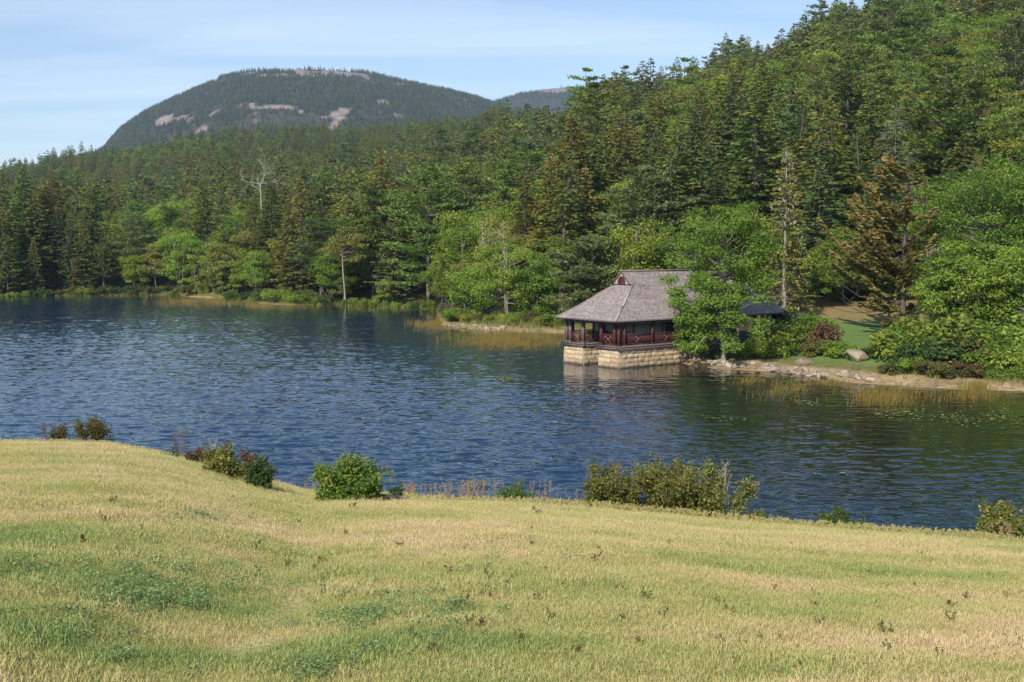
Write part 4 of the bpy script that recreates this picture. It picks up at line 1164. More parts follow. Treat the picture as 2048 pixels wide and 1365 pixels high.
# how much of each tree shows: paint silhouettes front to back on a coarse grid
GW, GH = 512, 341
cov = np.zeros((GH, GW), bool); seen = np.zeros(len(T), int)
order = np.argsort(T[:, 1])
ub, vb, fb = project(T[:, 0], T[:, 1], T[:, 4]); ut, vt_, _ = project(T[:, 0], T[:, 1], T[:, 4] + Hs)
for i in order:
    w = {'spruce': .15, 'pine': .2, 'broadleaf': .3}[kinds[i]] * Hs[i] * F / fb[i] / 4
    c0 = ub[i] / 4; y0 = int(max(0, vt_[i] / 4)); y1 = int(min(GH, vb[i] / 4 + 1))
    if y1 <= y0 or c0 + w < 0 or c0 - w > GW: continue
    x0 = int(max(0, c0 - w)); x1 = int(min(GW, c0 + w + 1))
    if x1 <= x0: continue
    yy_, xx_ = np.mgrid[y0:y1, x0:x1]
    tt_ = (yy_ + .5 - vt_[i] / 4) / max(1e-3, (vb[i] - vt_[i]) / 4)
    if kinds[i] == 'spruce': m = np.abs(xx_ + .5 - c0) < w * np.clip(tt_ * 1.15, .1, 1)
    else: m = ((xx_ + .5 - c0) / w) ** 2 + ((tt_ - .48) / .52) ** 2 < 1
    sub_ = cov[y0:y1, x0:x1]
    seen[i] = int((m & ~sub_).sum()); sub_ |= m
LIMIT = {'spruce': 290, 'pine': 120, 'broadleaf': 270}
ind = np.zeros(len(T), bool)
for kd, lim in LIMIT.items():
    ids = np.array([i for i in range(len(T)) if kinds[i] == kd and seen[i] > 3])
    ids = ids[np.argsort(-seen[ids])][:lim]; ind[ids] = True

ZONES = [(-999, 255, 'at far left'), (255, 480, 'left of the silver snag'), (480, 640, 'around the silver snag'), (640, 790, 'around the leaning trunks'), (790, 930, 'around the layered pine'), (930, 1130, 'behind the stony point'),
         (1130, 1350, 'behind the boathouse'), (1350, 1600, 'behind the big maple'), (1600, 1840, 'behind the rusty spruce'), (1840, 9999, 'above right shore')]
def band(yy, ds):
    if ds < 10: return 'at the waterside'
    if ds < 26: return 'in the second row'
    if yy < 300: return 'on the lowest slope'
    if yy < 420: return 'on the middle slope'
    return 'on the upper slope'
TNAME = {('spruce', 'dark'): 'dark green spruce', ('spruce', 'olive'): 'olive spruce', ('spruce', 'blue'): 'bluish spruce', ('spruce', 'brown'): 'brownish spruce', ('pine', 'green'): 'green pine', ('pine', 'blue'): 'grey green pine',
         ('broadleaf', 'green'): 'green leafy tree', ('broadleaf', 'light'): 'light green leafy tree', ('broadleaf', 'olive'): 'olive leafy tree', ('broadleaf', 'yellow'): 'yellow green leafy tree', ('broadleaf', 'orange'): 'orange tinged leafy tree'}
ORD = ['first', 'second', 'third', 'fourth', 'fifth', 'sixth', 'seventh', 'eighth', 'ninth', 'tenth', 'eleventh', 'twelfth', 'thirteenth', 'fourteenth', 'fifteenth', 'sixteenth', 'seventeenth', 'eighteenth', 'nineteenth', 'twentieth']
buckets = {}
for i in np.where(ind)[0]:
    zn = next(n for a, b, n in ZONES if a <= T[i, 2] < b)
    buckets.setdefault((TNAME[(kinds[i], tone_of[i])], band(T[i, 1], T[i, 3]), zn), []).append(i)
NAMES = {'spruce': 'spruce_tree', 'pine': 'pine_tree', 'broadleaf': 'leafy_tree'}
for (tn, bn, zn), ids in buckets.items():
    ids.sort(key=lambda i: T[i, 2])
    for q, i in enumerate(ids):
        xx, yy, u, ds, z = T[i]; kd = kinds[i]
        near = yy < 300
        key = kd if near else 'mid_' + kd
        nv = {'spruce': 6, 'pine': 3, 'broadleaf': 5, 'mid_spruce': 5, 'mid_pine': 2, 'mid_broadleaf': 3}[key]
        o = place_tree(NAMES[kd], key, int(fr.integers(nv)), xx, yy, z, Hs[i], fr.random() * 6.28, tone_of[i], wide=fr.uniform(1.05, 1.5) if kd == 'spruce' else fr.uniform(.9, 1.25), parts=near)
        lb = f'{tn} {bn} {zn}' if len(ids) == 1 else (f'{ORD[q]} {tn} from left {bn} {zn}' if q < len(ORD) else f'{tn} {bn} {zn}')
        tag(o, lb, 'tree', f'{NAMES[kd].replace("_", " ")}s of the forest')
# the rest, one mass for each kind
SP.pop('far_', None)
for kd, pl in (('spruce', 'spruces'), ('pine', 'pines'), ('broadleaf', 'leafy trees')):
    ids = np.array([i for i in range(len(T)) if kinds[i] == kd and not ind[i]])
    tl = sorted(TONES[kd])
    nv = {'spruce': 5, 'pine': 2, 'broadleaf': 3}[kd]
    protos = [(PROTO[('mid_' + kd, v)]['full'], TONES[kd][t]) for v in range(nv) for t in tl]
    pick = [int(fr.integers(nv)) * len(tl) + tl.index(tone_of[i]) for i in ids]
    nom = {'spruce': 16, 'pine': 18, 'broadleaf': 11}[kd]
    scatter({'spruce': 'spruce_forest', 'pine': 'pine_forest', 'broadleaf': 'leafy_forest'}[kd], T[ids][:, [0, 1, 4]], Hs[ids] / nom, fr.random(len(ids)) * 6.28, pick, protos, f'mass of {pl} filling the wooded hillside')
print('TREES', len(T), 'individual', int(ind.sum()))

# mountain woods ------------------------------------------------------
def mount_woods(name, label, zf, k0, k1, ya, yb, n, rock, hs):
    k = fr.uniform(k0, k1, n * 2); yy = np.sqrt(fr.uniform(ya ** 2, yb ** 2, n * 2)); xx = k * yy; z = zf(xx, yy)
    u, v, _ = project(xx, yy, z)
    keep = rock(u, v, xx, yy) < fr.uniform(.05, .6, n * 2)
    keep &= (fr.random(n * 2) > .8 * sstep(450, 490, u) * (1 - sstep(740, 790, u)) * (1 - sstep(142, 150, v))) | (yb > 3000)
    keep &= fr.random(n * 2) < .35 + 1.1 * sstep(.3, .55, fbm(xx * .012, yy * .012, 3, 91))
    xx, yy, z = xx[keep][:n], yy[keep][:n], z[keep][:n]
    m = len(xx)
    hs = hs * np.where(rock(*project(xx, yy, z)[:2], xx, yy) > .05, .55, 1)
    protos = [(PROTO[('low_spruce', v)]['full'], SP[t]) for v in range(2) for t in ('dark', 'blue', 'far')] + [(PROTO[('low_broadleaf', 0)]['full'], SP['olive'])]
    pick = fr.choice(7, m, p=[.12, .10, .28, .12, .10, .24, .04])
    scatter(name, np.column_stack([xx, yy, z - .3]), fr.uniform(.6, 1.2, m) * hs, fr.random(m) * 6.28, pick, protos, label)
mount_woods('mountain_forest', 'dark conifer woods covering the rounded mountain', zmount, uk(120), uk(1120), 1420, 2780, 30000, rockmask, 1.0)
mount_woods('ridge_forest', 'conifer woods on the distant ridge', zridge, uk(930), uk(1330), 3300, 4300, 5000, lambda u, v, x, y: sstep(.42, .6, np.exp(-((v - 181) / 7) ** 2) * .7 + (fbm(x * .015, y * .015, 3, 61) - .5) * .9), 1.1)
# ------------------------------------------------------------------ shoreline shrubs, rocks, reeds, lily pads
def shrub(g, H, R, seed, n=2400, leaf=.10, nblob=16):
    r = np.random.default_rng(seed)
    for k in range(9):
        a = r.random() * 6.28; q = r.uniform(.3, .9)
        tip = np.array([math.cos(a) * R * q, math.sin(a) * R * q, H * r.uniform(.6, 1.0) * (1 - .4 * q * q)])
        g.tube([(0, 0, 0), tip * .5 + (0, 0, H * .1), tip], [.035, .025, .008], 3, 1)
    for k in range(nblob):
        a = r.random() * 6.28; q = math.sqrt(r.random()) * .9
        c = np.array([math.cos(a) * R * q, math.sin(a) * R * q, H * r.uniform(.18, .92) * (1 - .5 * q * q)])
        rb = R * .36 * r.uniform(.7, 1.3); m = n // nblob
        d = nrm(r.normal(0, 1, (m, 3))); C = c + d * (rb * (.3 + .75 * r.random(m) ** .6))[:, None] * np.array([1, 1, .8])
        C[:, 2] = np.maximum(C[:, 2], .03)
        nn_ = nrm(d * .5 + np.array([0, 0, .6]) + r.normal(0, .55, (m, 3))); Ud = nrm(np.cross(nn_, r.normal(0, 1, (m, 3))))
        sz = leaf * r.uniform(.6, 1.35, m); bv = r.normal(0, .12)
        g.diamonds(C, Ud * sz[:, None], np.cross(nn_, Ud) * (sz * .6)[:, None], 0, np.clip(r.normal(.45, .18, m) + bv, 0, 1))
SHR = {}
for i in range(4):
    g = G(); shrub(g, 2.0, [1.3, 1.6, 1.2, 1.8][i], 500 + i)
    V = np.concatenate(g.V); Q = np.concatenate(g.Q); M = np.concatenate(g.M); A = np.concatenate(g.A)
    for (nm, mi) in (('foliage', 0), ('stems', 1)):
        q = Q[M == mi]; ids, inv = np.unique(q, return_inverse=True)
        SHR[(nm, i)] = mesh_np(f'shrub_{nm}', V[ids], inv.reshape(q.shape), [[BUSHM['green'], bd][mi]], None, A[ids])
SHTONE = {'green': BR['green'], 'light': BR['light'], 'olive': BUSHM['olive'], 'deep': BUSHM['deep'], 'rusty': BUSHM['red'], 'yellow': BR['yellow'], 'fire': BUSHM['fire'], 'crimson': BUSHM['crimson']}
SHWORD = {'green': 'green', 'light': 'light green', 'olive': 'olive', 'deep': 'deep green', 'rusty': 'rusty', 'yellow': 'yellow green', 'fire': 'orange', 'crimson': 'crimson'}
sr = np.random.default_rng(55)
def place_shrub(x, y, z, H, tone, label, group=None, wide=1.0):
    i = int(sr.integers(4)); r_ = empty('shrub', (x, y, z - .05), sr.random() * 6.28, (H / 2 * wide, H / 2 * wide, H / 2))
    f = obj('foliage', SHR[('foliage', i)], r_); set_tone(f, SHTONE[tone]); obj('stems', SHR[('stems', i)], r_)
    tag(r_, label, 'shrub', group); return r_
for (u, y, H, tone, wd, lb) in [
    (1588, 93, 3.0, 'green', 1.0, 'rounded green shrub right of the big maple trunk'), (1556, 92, 1.7, 'green', 1.0, 'leafy green shrub hiding the boathouse end posts'), (1530, 91, 1.9, 'light', 1.0, 'low light green shrub above the shore stones'),
    (1652, 91, 2.9, 'rusty', .8, 'brownish airy shrub left of the mown lawn'), (1628, 89.5, 1.7, 'olive', 1.0, 'low olive shrub at foot of the brownish shrub'), (1692, 86.5, 1.5, 'light', 1.1, 'low bright shrub just left of the pale boulder'),
    (1670, 88, 1.5, 'green', 1.0, 'small green shrub under the brownish shrub'), (1738, 86, 1.0, 'deep', 1.2, 'low dark shrub just right of the pale boulder'), (1770, 89, 2.3, 'light', .9, 'upright light green shrub in front of the rusty spruce'),
    (1812, 88, 2.0, 'green', 1.0, 'green shrub below the rusty spruce trunk'), (1878, 88, 2.6, 'crimson', .7, 'crimson leaved shrub on the right shore'), (1902, 85.5, 1.9, 'fire', .5, 'bright orange shrub among the green right shore shrubs'), (1424, 91, 1.7, 'deep', .8, 'dark little shrub left of the big maple trunk'),
    (1640, 104, 1.7, 'green', 1.2, 'shrub at the left side of the mown lawn'), (1622, 99, 2.8, 'green', 1.0, 'tall green shrub beside the boathouse end'), (1655, 133, 3.2, 'green', 1.2, 'dense shrub closing the far left end of the lawn'), (1730, 134, 3.0, 'light', 1.3, 'light shrub closing the far middle of the lawn'), (1795, 130, 3.4, 'green', 1.2, 'dense shrub closing the far right end of the lawn'), (1575, 104, 3.0, 'deep', 1.1, 'dark shrub at the back corner of the boathouse'), (1500, 93, 1.6, 'green', 1.0, 'leafy low shrub beneath the big maple by the boathouse wall'), (1480, 91.5, 1.4, 'light', 1.0, 'little bright shrub right of the big maple trunk')]:
    x, yy, z = at(u, y); place_shrub(x, yy, z, H, tone, lb, None, wd)
rows = []
for u0, u1, st, dsr, Hr, tones, zone in [
    (-120, 300, 17, (1.5, 6), (1.2, 2.8), ['green', 'olive', 'light', 'deep'], 'along the far left shore'),
    (300, 640, 12, (2.2, 11), (1.0, 3.0), ['green', 'olive', 'olive', 'deep', 'light'], 'along the far shore left of the leaning trunks'),
    (640, 880, 24, (2.2, 6), (1.2, 2.8), ['green', 'light', 'olive', 'deep'], 'along the far shore right of the leaning trunks'),
    (905, 1135, 17, (2.5, 7), (1.0, 2.4), ['green', 'light', 'yellow', 'olive'], 'on the spit behind the reeds'),
    (1775, 2200, 26, (2.0, 3.6), (.8, 1.5), ['green', 'olive', 'deep', 'light', 'rusty'], 'in the front row of right shore'),
    (1830, 2200, 27, (4.2, 6.6), (1.6, 2.8), ['green', 'light', 'olive', 'green', 'deep'], 'in the middle row of right shore'),
    (1840, 2200, 30, (7.5, 11), (2.6, 4.0), ['green', 'light', 'green', 'deep'], 'in the tall back row of right shore')]:
    got = {}
    for u in np.arange(u0, u1, st):
        uu = u + sr.uniform(-.45, .45) * st; k = uk(uu); y = float(dshore(k)) + sr.uniform(*dsr)
        x = k * y; t = tones[int(sr.integers(len(tones)))]
        got.setdefault(t, []).append((x, y, zl(x, y), sr.uniform(*Hr), t))
    for t, lst in got.items():
        lst.sort(key=lambda q: q[0] / q[1])
        for n_, (x, y, z, H, t) in enumerate(lst):
            lb = f'{SHWORD[t]} shrub {zone}' if len(lst) == 1 else f'{ORD[n_]} {SHWORD[t]} shrub from left {zone}' if n_ < len(ORD) else f'{SHWORD[t]} shrub {zone}'
            place_shrub(x, y, z, H, t, lb, 'shrubs ' + zone, sr.uniform(.9, 1.4))

# rocks
def rock_mesh(seed, mt):
    r = np.random.default_rng(seed); bm = bmesh.new()
    for p in nrm(r.normal(0, 1, (26, 3))) * r.uniform(.75, 1.0, (26, 1)) * np.array([.62, .45, .36]): bm.verts.new(p)
    res = bmesh.ops.convex_hull(bm, input=bm.verts)
    bmesh.ops.delete(bm, geom=[v for v in bm.verts if not v.link_faces], context='VERTS')
    bmesh.ops.bevel(bm, geom=bm.edges[:], offset=.018, segments=1, affect='EDGES')
    me = bpy.data.meshes.new('shore_rock'); bm.to_mesh(me); bm.free(); me.materials.append(mt); return me
rk = NT('shore_rock_stone'); oi_ = rk.n.new('ShaderNodeObjectInfo'); nr_ = rk.noise(rk.objc(), 3, 5, .65)
rk.base(rk.ramp(rk.math('ADD', rk.math('MULTIPLY', nr_, .6), rk.math('MULTIPLY', oi_.outputs['Random'], .4)), [(.25, L(.20, .155, .11)), (.5, L(.33, .265, .19)), (.75, L(.47, .40, .32))])); rk.bump(nr_, .08); rk.b.inputs['Roughness'].default_value = .9
RKS = [rock_mesh(600 + i, rk.m) for i in range(6)]
def rock(x, y, z, s, label, group):
    o = obj('shore_rock', RKS[int(sr.integers(6))], None, (x, y, z)); o.rotation_euler = (sr.normal(0, .15), sr.normal(0, .15), sr.random() * 6.28)
    o.scale = (s * sr.uniform(.85, 1.3), s * sr.uniform(.85, 1.2), s * sr.uniform(.8, 1.15)); tag(o, label, 'rock', group)
x, y, z = at(1713, 85.2); o = obj('boulder', RKS[2], None, (x, y, z + .3)); o.scale = (2.2, 2.4, 2.0); o.rotation_euler = (0, .15, .4); tag(o, 'large pale boulder at the water end of the mown lawn', 'boulder')
x, y, z = at(1612, 86.3); o = obj('boulder', RKS[4], None, (x, y, z + .15)); o.scale = (1.5, 1.3, 1.3); tag(o, 'grey boulder standing above the flat shore stones', 'boulder')
for k in range(92):
    u = sr.uniform(1384, 1745); y = float(dshore(uk(u))) + abs(sr.normal(.5, .75)) + .1; x = uk(u) * y
    if u < 1425: y += sr.uniform(0, 1.6)
    rock(x, y, zl(x, y) + .06, sr.uniform(.28, .85) * (1.25 if u < 1440 else 1), 'tan stone in the rough row along the right shore by the boathouse', 'shore stones right of the boathouse')
for k in range(55):
    u = 884 + sr.random() ** 1.6 * 130; y = float(dshore(uk(u))) + abs(sr.normal(.3, 1.0)); x = uk(u) * y
    rock(x, y, zl(x, y) + .04, sr.uniform(.25, .8), 'small pale stone on the tip of the grassy spit', 'pale stones on the spit tip')
for k in range(26):
    u = sr.uniform(735, 872); y = float(dshore(uk(u))) + abs(sr.normal(.6, 1.0)); x = uk(u) * y
    rock(x, y, zl(x, y) + .04, sr.uniform(.3, .8), 'pale stone on the far bank below the layered pine', 'pale stones on the far bank')

# reeds: many thin blades, nobody could count them
def reeds(name, label, patches, mt, seed):
    r = np.random.default_rng(seed); Vs = []; Qs = []; As = []; n0 = 0
    for (u0, u1, v0, v1, n, h, land, tilt) in patches:
        u = (u0 + u1) / 2 + np.clip(r.normal(0, .30, n), -.8, .8) * (u1 - u0) * (.8 if not land else 1.0); v = (v0 + v1) / 2 + np.clip(r.normal(0, .30, n), -.75, .75) * (v1 - v0)
        pts = np.array([gp(a, b, 0)[:] for a, b in zip(u, v)])
        cl = fbm(pts[:, 0] * .5, pts[:, 1] * .22, 3, seed)
        pts = pts[cl > .43]; m = len(pts)
        if land: pts[:, 2] = np.maximum(zland(pts[:, 0], pts[:, 1]), 0)
        hh = h * r.uniform(.5, 1.2, m); az = r.normal(tilt, .9, m); ln = np.abs(r.normal(.35, .25, m)) * hh
        d = np.stack([np.cos(az), np.sin(az) * .5], -1); w = r.uniform(.008, .02, m)
        for s0, s1 in ((0, .5), (.5, 1)):
            P = []
            for s, ws in ((s0, 1 - s0 * .8), (s1, 1 - s1 * .8)):
                c = pts + np.concatenate([d * (ln * s ** 1.8)[:, None], (hh * (s - .18 * s * s))[:, None]], 1)
                P.append((c - np.stack([w * ws, 0 * w, 0 * w], -1), c + np.stack([w * ws, 0 * w, 0 * w], -1)))
            q = np.stack([P[0][0], P[0][1], P[1][1], P[1][0]], 1)
            Vs.append(q.reshape(-1, 3)); Qs.append(np.arange(4 * m).reshape(m, 4) + n0); As.append(np.repeat(r.random(m), 4)); n0 += 4 * m
    o = obj(name, mesh_np(name, np.concatenate(Vs), np.concatenate(Qs), [mt], None, np.concatenate(As)))
    tag(o, label, None, None, 'stuff')
RD = leaf_mat('reed_gold', [(0, L(.115, .12, .028)), (.5, L(.215, .16, .04)), (1, L(.33, .195, .05))], .3, hue=.0, val=.0)
RG = leaf_mat('reed_green', [(0, L(.10, .14, .03)), (.5, L(.18, .20, .05)), (.8, L(.32, .28, .09)), (1, L(.45, .36, .16))], .3, hue=.0, val=.0)
reeds('golden_reeds', 'golden orange reeds standing in the shallow water', [(905, 1128, 668, 694, 5200, .55, False, 0), (820, 905, 640, 658, 1500, .8, False, 0), (868, 912, 624, 650, 1300, .9, False, 0), (310, 470, 601, 612, 2600, .8, False, 0), (470, 620, 610, 617, 1200, .6, False, 0), (1150, 1200, 684, 700, 300, .5, False, 0),
     (1500, 1680, 770, 797, 420, .6, False, .4), (1700, 1830, 782, 812, 520, .7, False, .4), (1440, 1540, 752, 772, 260, .45, False, .4), (1925, 1985, 772, 786, 420, .7, False, 0), (1830, 2048, 783, 806, 300, .6, False, .4), (1590, 1720, 762, 774, 200, .5, False, .4)], RD, 5)
reeds('green_reeds', 'tall green and straw sedges on the wet banks', [(985, 1135, 640, 664, 4200, 1.5, True, 0), (905, 1000, 650, 658, 700, .7, True, 0), (440, 680, 596, 612, 2600, .9, True, 0), (0, 440, 585, 594, 2400, .7, True, 0), (690, 870, 604, 616, 2000, .8, True, 0), (1820, 2060, 762, 778, 2400, .5, True, 0), (1740, 1830, 750, 764, 500, .4, True, 0)], RG, 6)
# lily pads
r = np.random.default_rng(66); g = G()
for (u0, u1, v0, v1, n) in [(985, 1048, 754, 762, 150), (860, 930, 748, 762, 50), (1090, 1200, 770, 786, 110), (1180, 1280, 775, 790, 90), (1040, 1200, 805, 838, 110), (1740, 1850, 818, 835, 170), (1860, 2060, 822, 850, 260), (1560, 1660, 800, 812, 60), (1410, 1480, 832, 842, 25), (840, 1100, 905, 955, 36), (1640, 1720, 938, 950, 8), (1500, 1620, 860, 925, 14), (600, 760, 700, 715, 30)]:
    u = r.normal((u0 + u1) / 2, (u1 - u0) / 3.4, n); v = r.normal((v0 + v1) / 2, (v1 - v0) / 3.4, n)
    C = np.array([gp(a, b, .012)[:] for a, b in zip(u, v)]); s = r.uniform(.05, .11, n); a = r.random(n) * 6.28
    U_ = np.stack([np.cos(a), np.sin(a), 0 * a], -1) * s[:, None]; W_2 = np.stack([-np.sin(a), np.cos(a), r.normal(0, .12, n)], -1) * (s * .9)[:, None]
    g.diamonds(C, U_, W_2, 0, r.random(n), wide=.5)
o = obj('lily_pads', g.mesh('lily_pads', [leaf_mat('lily_pad', [(0, L(.10, .13, .03)), (.6, L(.20, .23, .06)), (1, L(.34, .32, .12))], 0, .6, hue=0, val=0, spec=.15)])); tag(o, 'drifts of small floating lily pads on the pond', None, None, 'stuff')
# ------------------------------------------------------------------ foreground meadow
def mpt(u, v):
    d = ray(u, v); y = np.linspace(4, 60, 1200); x = d.x / d.y * y; z = HC + d.z / d.y * y
    h = zmeadow(x, y); i = int(np.argmax(z <= h)); return float(x[i]), float(y[i]), float(h[i])
gr = np.random.default_rng(88)
GC = mpt(430, 1215)
gm_ = NT('meadow_grass')
p, f = meadow_colour(gm_)
vm = gm_.n.new('ShaderNodeVectorMath'); vm.operation = 'LENGTH'
gm_.l.new(gm_.map(p, (1 / 4.4, 1 / 3.0, 0), (0, 0, 0), (-GC[0] / 4.4, -GC[1] / 3.0, 0)), vm.inputs[0])
gz_ = gm_.math('ADD', vm.outputs['Value'], gm_.math('MULTIPLY', gm_.math('SUBTRACT', gm_.noise(p, .9, 4), .5), 2.2))
gmask = gm_.rng(gz_, .5, 1.5, 1, 0)
gv = gm_.math('ADD', gm_.math('MULTIPLY', gm_.math('SUBTRACT', f, .5), 2.1), gm_.math('MULTIPLY', gm_.math('SUBTRACT', gm_.attr('var'), .5), .3))
gv = gm_.math('ADD', gm_.math('SUBTRACT', gv, gm_.math('MULTIPLY', gmask, .17)), .5)
gc_ = gm_.ramp(gv, [(.10, L(.18, .28, .085)), (.28, L(.33, .385, .12)), (.45, L(.50, .475, .165)), (.60, L(.64, .51, .26)), (.88, L(.73, .56, .33))])
gm_.base(gc_); gm_.b.inputs['Roughness'].default_value = .6
trn = gm_.n.new('ShaderNodeBsdfTranslucent'); gm_.l.new(gc_, trn.inputs['Color'])
msx = gm_.n.new('ShaderNodeMixShader'); msx.inputs[0].default_value = .3
gm_.l.new(gm_.b.outputs[0], msx.inputs[1]); gm_.l.new(trn.outputs[0], msx.inputs[2]); gm_.l.new(msx.outputs[0], gm_.out.inputs['Surface'])
def tuft(seed, n=16, h=.10, rad=.15, w=.0014):
    r = np.random.default_rng(seed); g = G()
    for i in range(n):
        a = r.random() * 6.28; b = np.array([math.cos(a), math.sin(a), 0]) * rad * math.sqrt(r.random())
        az = r.random() * 6.28; d = np.array([math.cos(az), math.sin(az), 0]); hh = h * r.uniform(.45, 1.25); bd_ = hh * r.uniform(.2, 1.0); sd = np.array([-d[1], d[0], 0]) * w * r.uniform(.7, 1.5)
        pts = [b + d * bd_ * s ** 2 + (0, 0, hh * (s - .25 * s * s)) for s in (0, .55, 1)]
        V = [pts[0] - sd, pts[0] + sd, pts[1] + sd * .8, pts[1] - sd * .8, pts[2] + sd * .15, pts[2] - sd * .15]
        g.add(V, [(0, 1, 2, 3), (3, 2, 4, 5)], 0, r.random())
    return g.mesh('tuft', [gm_.m])
TU = [tuft(700 + i, [52, 60, 46, 56][i], [.028, .023, .040, .026][i]) for i in range(4)]
NB = 205000
k = gr.uniform(-.72, .76, NB); y = 5.5 + (50 - 5.5) * gr.random(NB) ** 1.15
t_, D_ = crest(k); keep = y < D_ + 4; k, y = k[keep], y[keep]; x = k * y
z = zmeadow(x, y)
sc_ = gr.uniform(.65, 1.35, len(x)) * (1 + .45 * sstep(.56, .72, fbm(x * 1.1, y * 1.3, 3, 95))) * np.interp(y, [6, 12, 40], [.9, 1.0, 1.5])
scatter('meadow_grass', np.column_stack([x, y, z]), sc_, gr.random(len(x)) * 6.28, gr.integers(0, 4, len(x)), [(t, None) for t in TU], 'short sun dried grass covering the meadow', gr.normal(0, .12, (len(x), 2)))
# clover like weeds, too many to count
wdm = leaf_mat('clover_green', [(0, L(.10, .18, .07)), (.6, L(.19, .29, .11)), (1, L(.30, .38, .14))], .25, hue=.01, val=.15)
def rosette(seed, n=30, R=.06, h=.07):
    r = np.random.default_rng(seed); g = G()
    a = r.random(n) * 6.28; q = np.sqrt(r.random(n)) * R; C = np.stack([np.cos(a) * q, np.sin(a) * q, h * r.uniform(.35, 1, n)], -1)
    nn_ = nrm(np.array([0, 0, 1.]) + r.normal(0, .6, (n, 3))); U_ = nrm(np.cross(nn_, r.normal(0, 1, (n, 3)))); s = r.uniform(.006, .0125, n)
    g.diamonds(C, U_ * s[:, None], np.cross(nn_, U_) * (s * .6)[:, None], 0, r.random(n)); return g.mesh('rosette', [wdm])
WD = [rosette(720 + i) for i in range(3)]
pts = []
for cu, cv, su, sv, n in [(280, 1190, 150, 40, 240), (520, 1215, 140, 45, 180), (680, 1240, 110, 30, 170), (90, 1150, 80, 25, 70), (350, 1290, 200, 30, 110), (920, 1225, 25, 5, 22), (750, 1085, 35, 4, 18), (400, 1040, 40, 6, 60), (1130, 1120, 8, 3, 6), (840, 1180, 160, 60, 70), (560, 1340, 140, 20, 60)]:
    for _ in range(n):
        uu, vv = gr.normal(cu, su), gr.normal(cv, sv)
        if vv > 1000: pts.append(mpt(uu, min(vv, 1420)))
pts = np.array(pts); cl = fbm(pts[:, 0] * 1.6, pts[:, 1] * 1.2, 2, 8); pts = pts[cl > gr.uniform(.3, .62, len(pts))]
scatter('clover_weeds', pts, gr.uniform(.7, 1.5, len(pts)), gr.random(len(pts)) * 6.28, gr.integers(0, 3, len(pts)), [(t, None) for t in WD], 'blue green clover weeds spreading through the lower left meadow')
# brown sprigs one could count
def sprig_mesh(seed, mt):
    r = np.random.default_rng(seed); g = G()
    for s in range(int(r.integers(2, 5))):
        a = r.random() * 6.28; tip = np.array([math.cos(a) * .07, math.sin(a) * .07, r.uniform(.10, .17)])
        g.tube([(0, 0, -.02), tip * .5 + (0, 0, .01), tip], [.004, .003, .002], 3, 0, .1)
        n = 7; C = tip * r.uniform(.45, 1.05, n)[:, None]; d = nrm(r.normal(0, 1, (n, 3)) + (0, 0, .3)); l = r.uniform(.022, .042, n)
        g.diamonds(C + d * l[:, None] * .8, d * l[:, None], nrm(np.cross(d, r.normal(0, 1, (n, 3)))) * (l * .38)[:, None], 0, r.random(n))
    return g.mesh('sprig', [mt])
brm = leaf_mat('sprig_brown', [(0, L(.07, .05, .02)), (.5, L(.17, .09, .04)), (1, L(.26, .12, .06))], .2, hue=.01, val=.2)
grm = leaf_mat('sprig_green', [(0, L(.05, .07, .025)), (.6, L(.12, .15, .05)), (1, L(.22, .18, .07))], .2, hue=.01, val=.2)
SG = [sprig_mesh(740 + i, brm) for i in range(4)] + [sprig_mesh(750 + i, grm) for i in range(3)]
bk = [(1020, 1175), (1080, 1205), (895, 1150), (980, 1160), (640, 1130), (625, 1150), (345, 1215), (575, 1138), (510, 1105), (280, 1065), (205, 1050), (1325, 1240), (1770, 1275), (1900, 1250), (1450, 1290), (1460, 1230), (1240, 1185), (160, 1095), (1075, 1030), (600, 1050), (705, 1020), (690, 1075), (800, 1100), (1190, 1130), (1295, 1205)]
for q in range(125):
    if q < len(bk): u, v = bk[q]; s = gr.uniform(1.1, 1.6)
    else:
        u = gr.uniform(200, 2048); lo = float(np.interp(u, [0, 600, 2048], [930, 1010, 1110])); v = gr.uniform(lo + 12, 1350); s = gr.uniform(.6, 1.2)
        if v > 1180 and u < 800: continue
    x, y, z = mpt(u, v); i = int(gr.integers(7)); o = obj('sprig', SG[i], None, (x, y, z)); o.rotation_euler = (0, 0, gr.random() * 6.28); s *= np.interp(y, [8, 30], [.42, .8]); o.scale = (s, s, s)
    tag(o, 'small reddish brown sprig poking up through the dry grass' if i < 4 else 'small dull green sprig poking up through the dry grass', 'sprig', 'brown sprigs in the meadow' if i < 4 else 'green sprigs in the meadow')

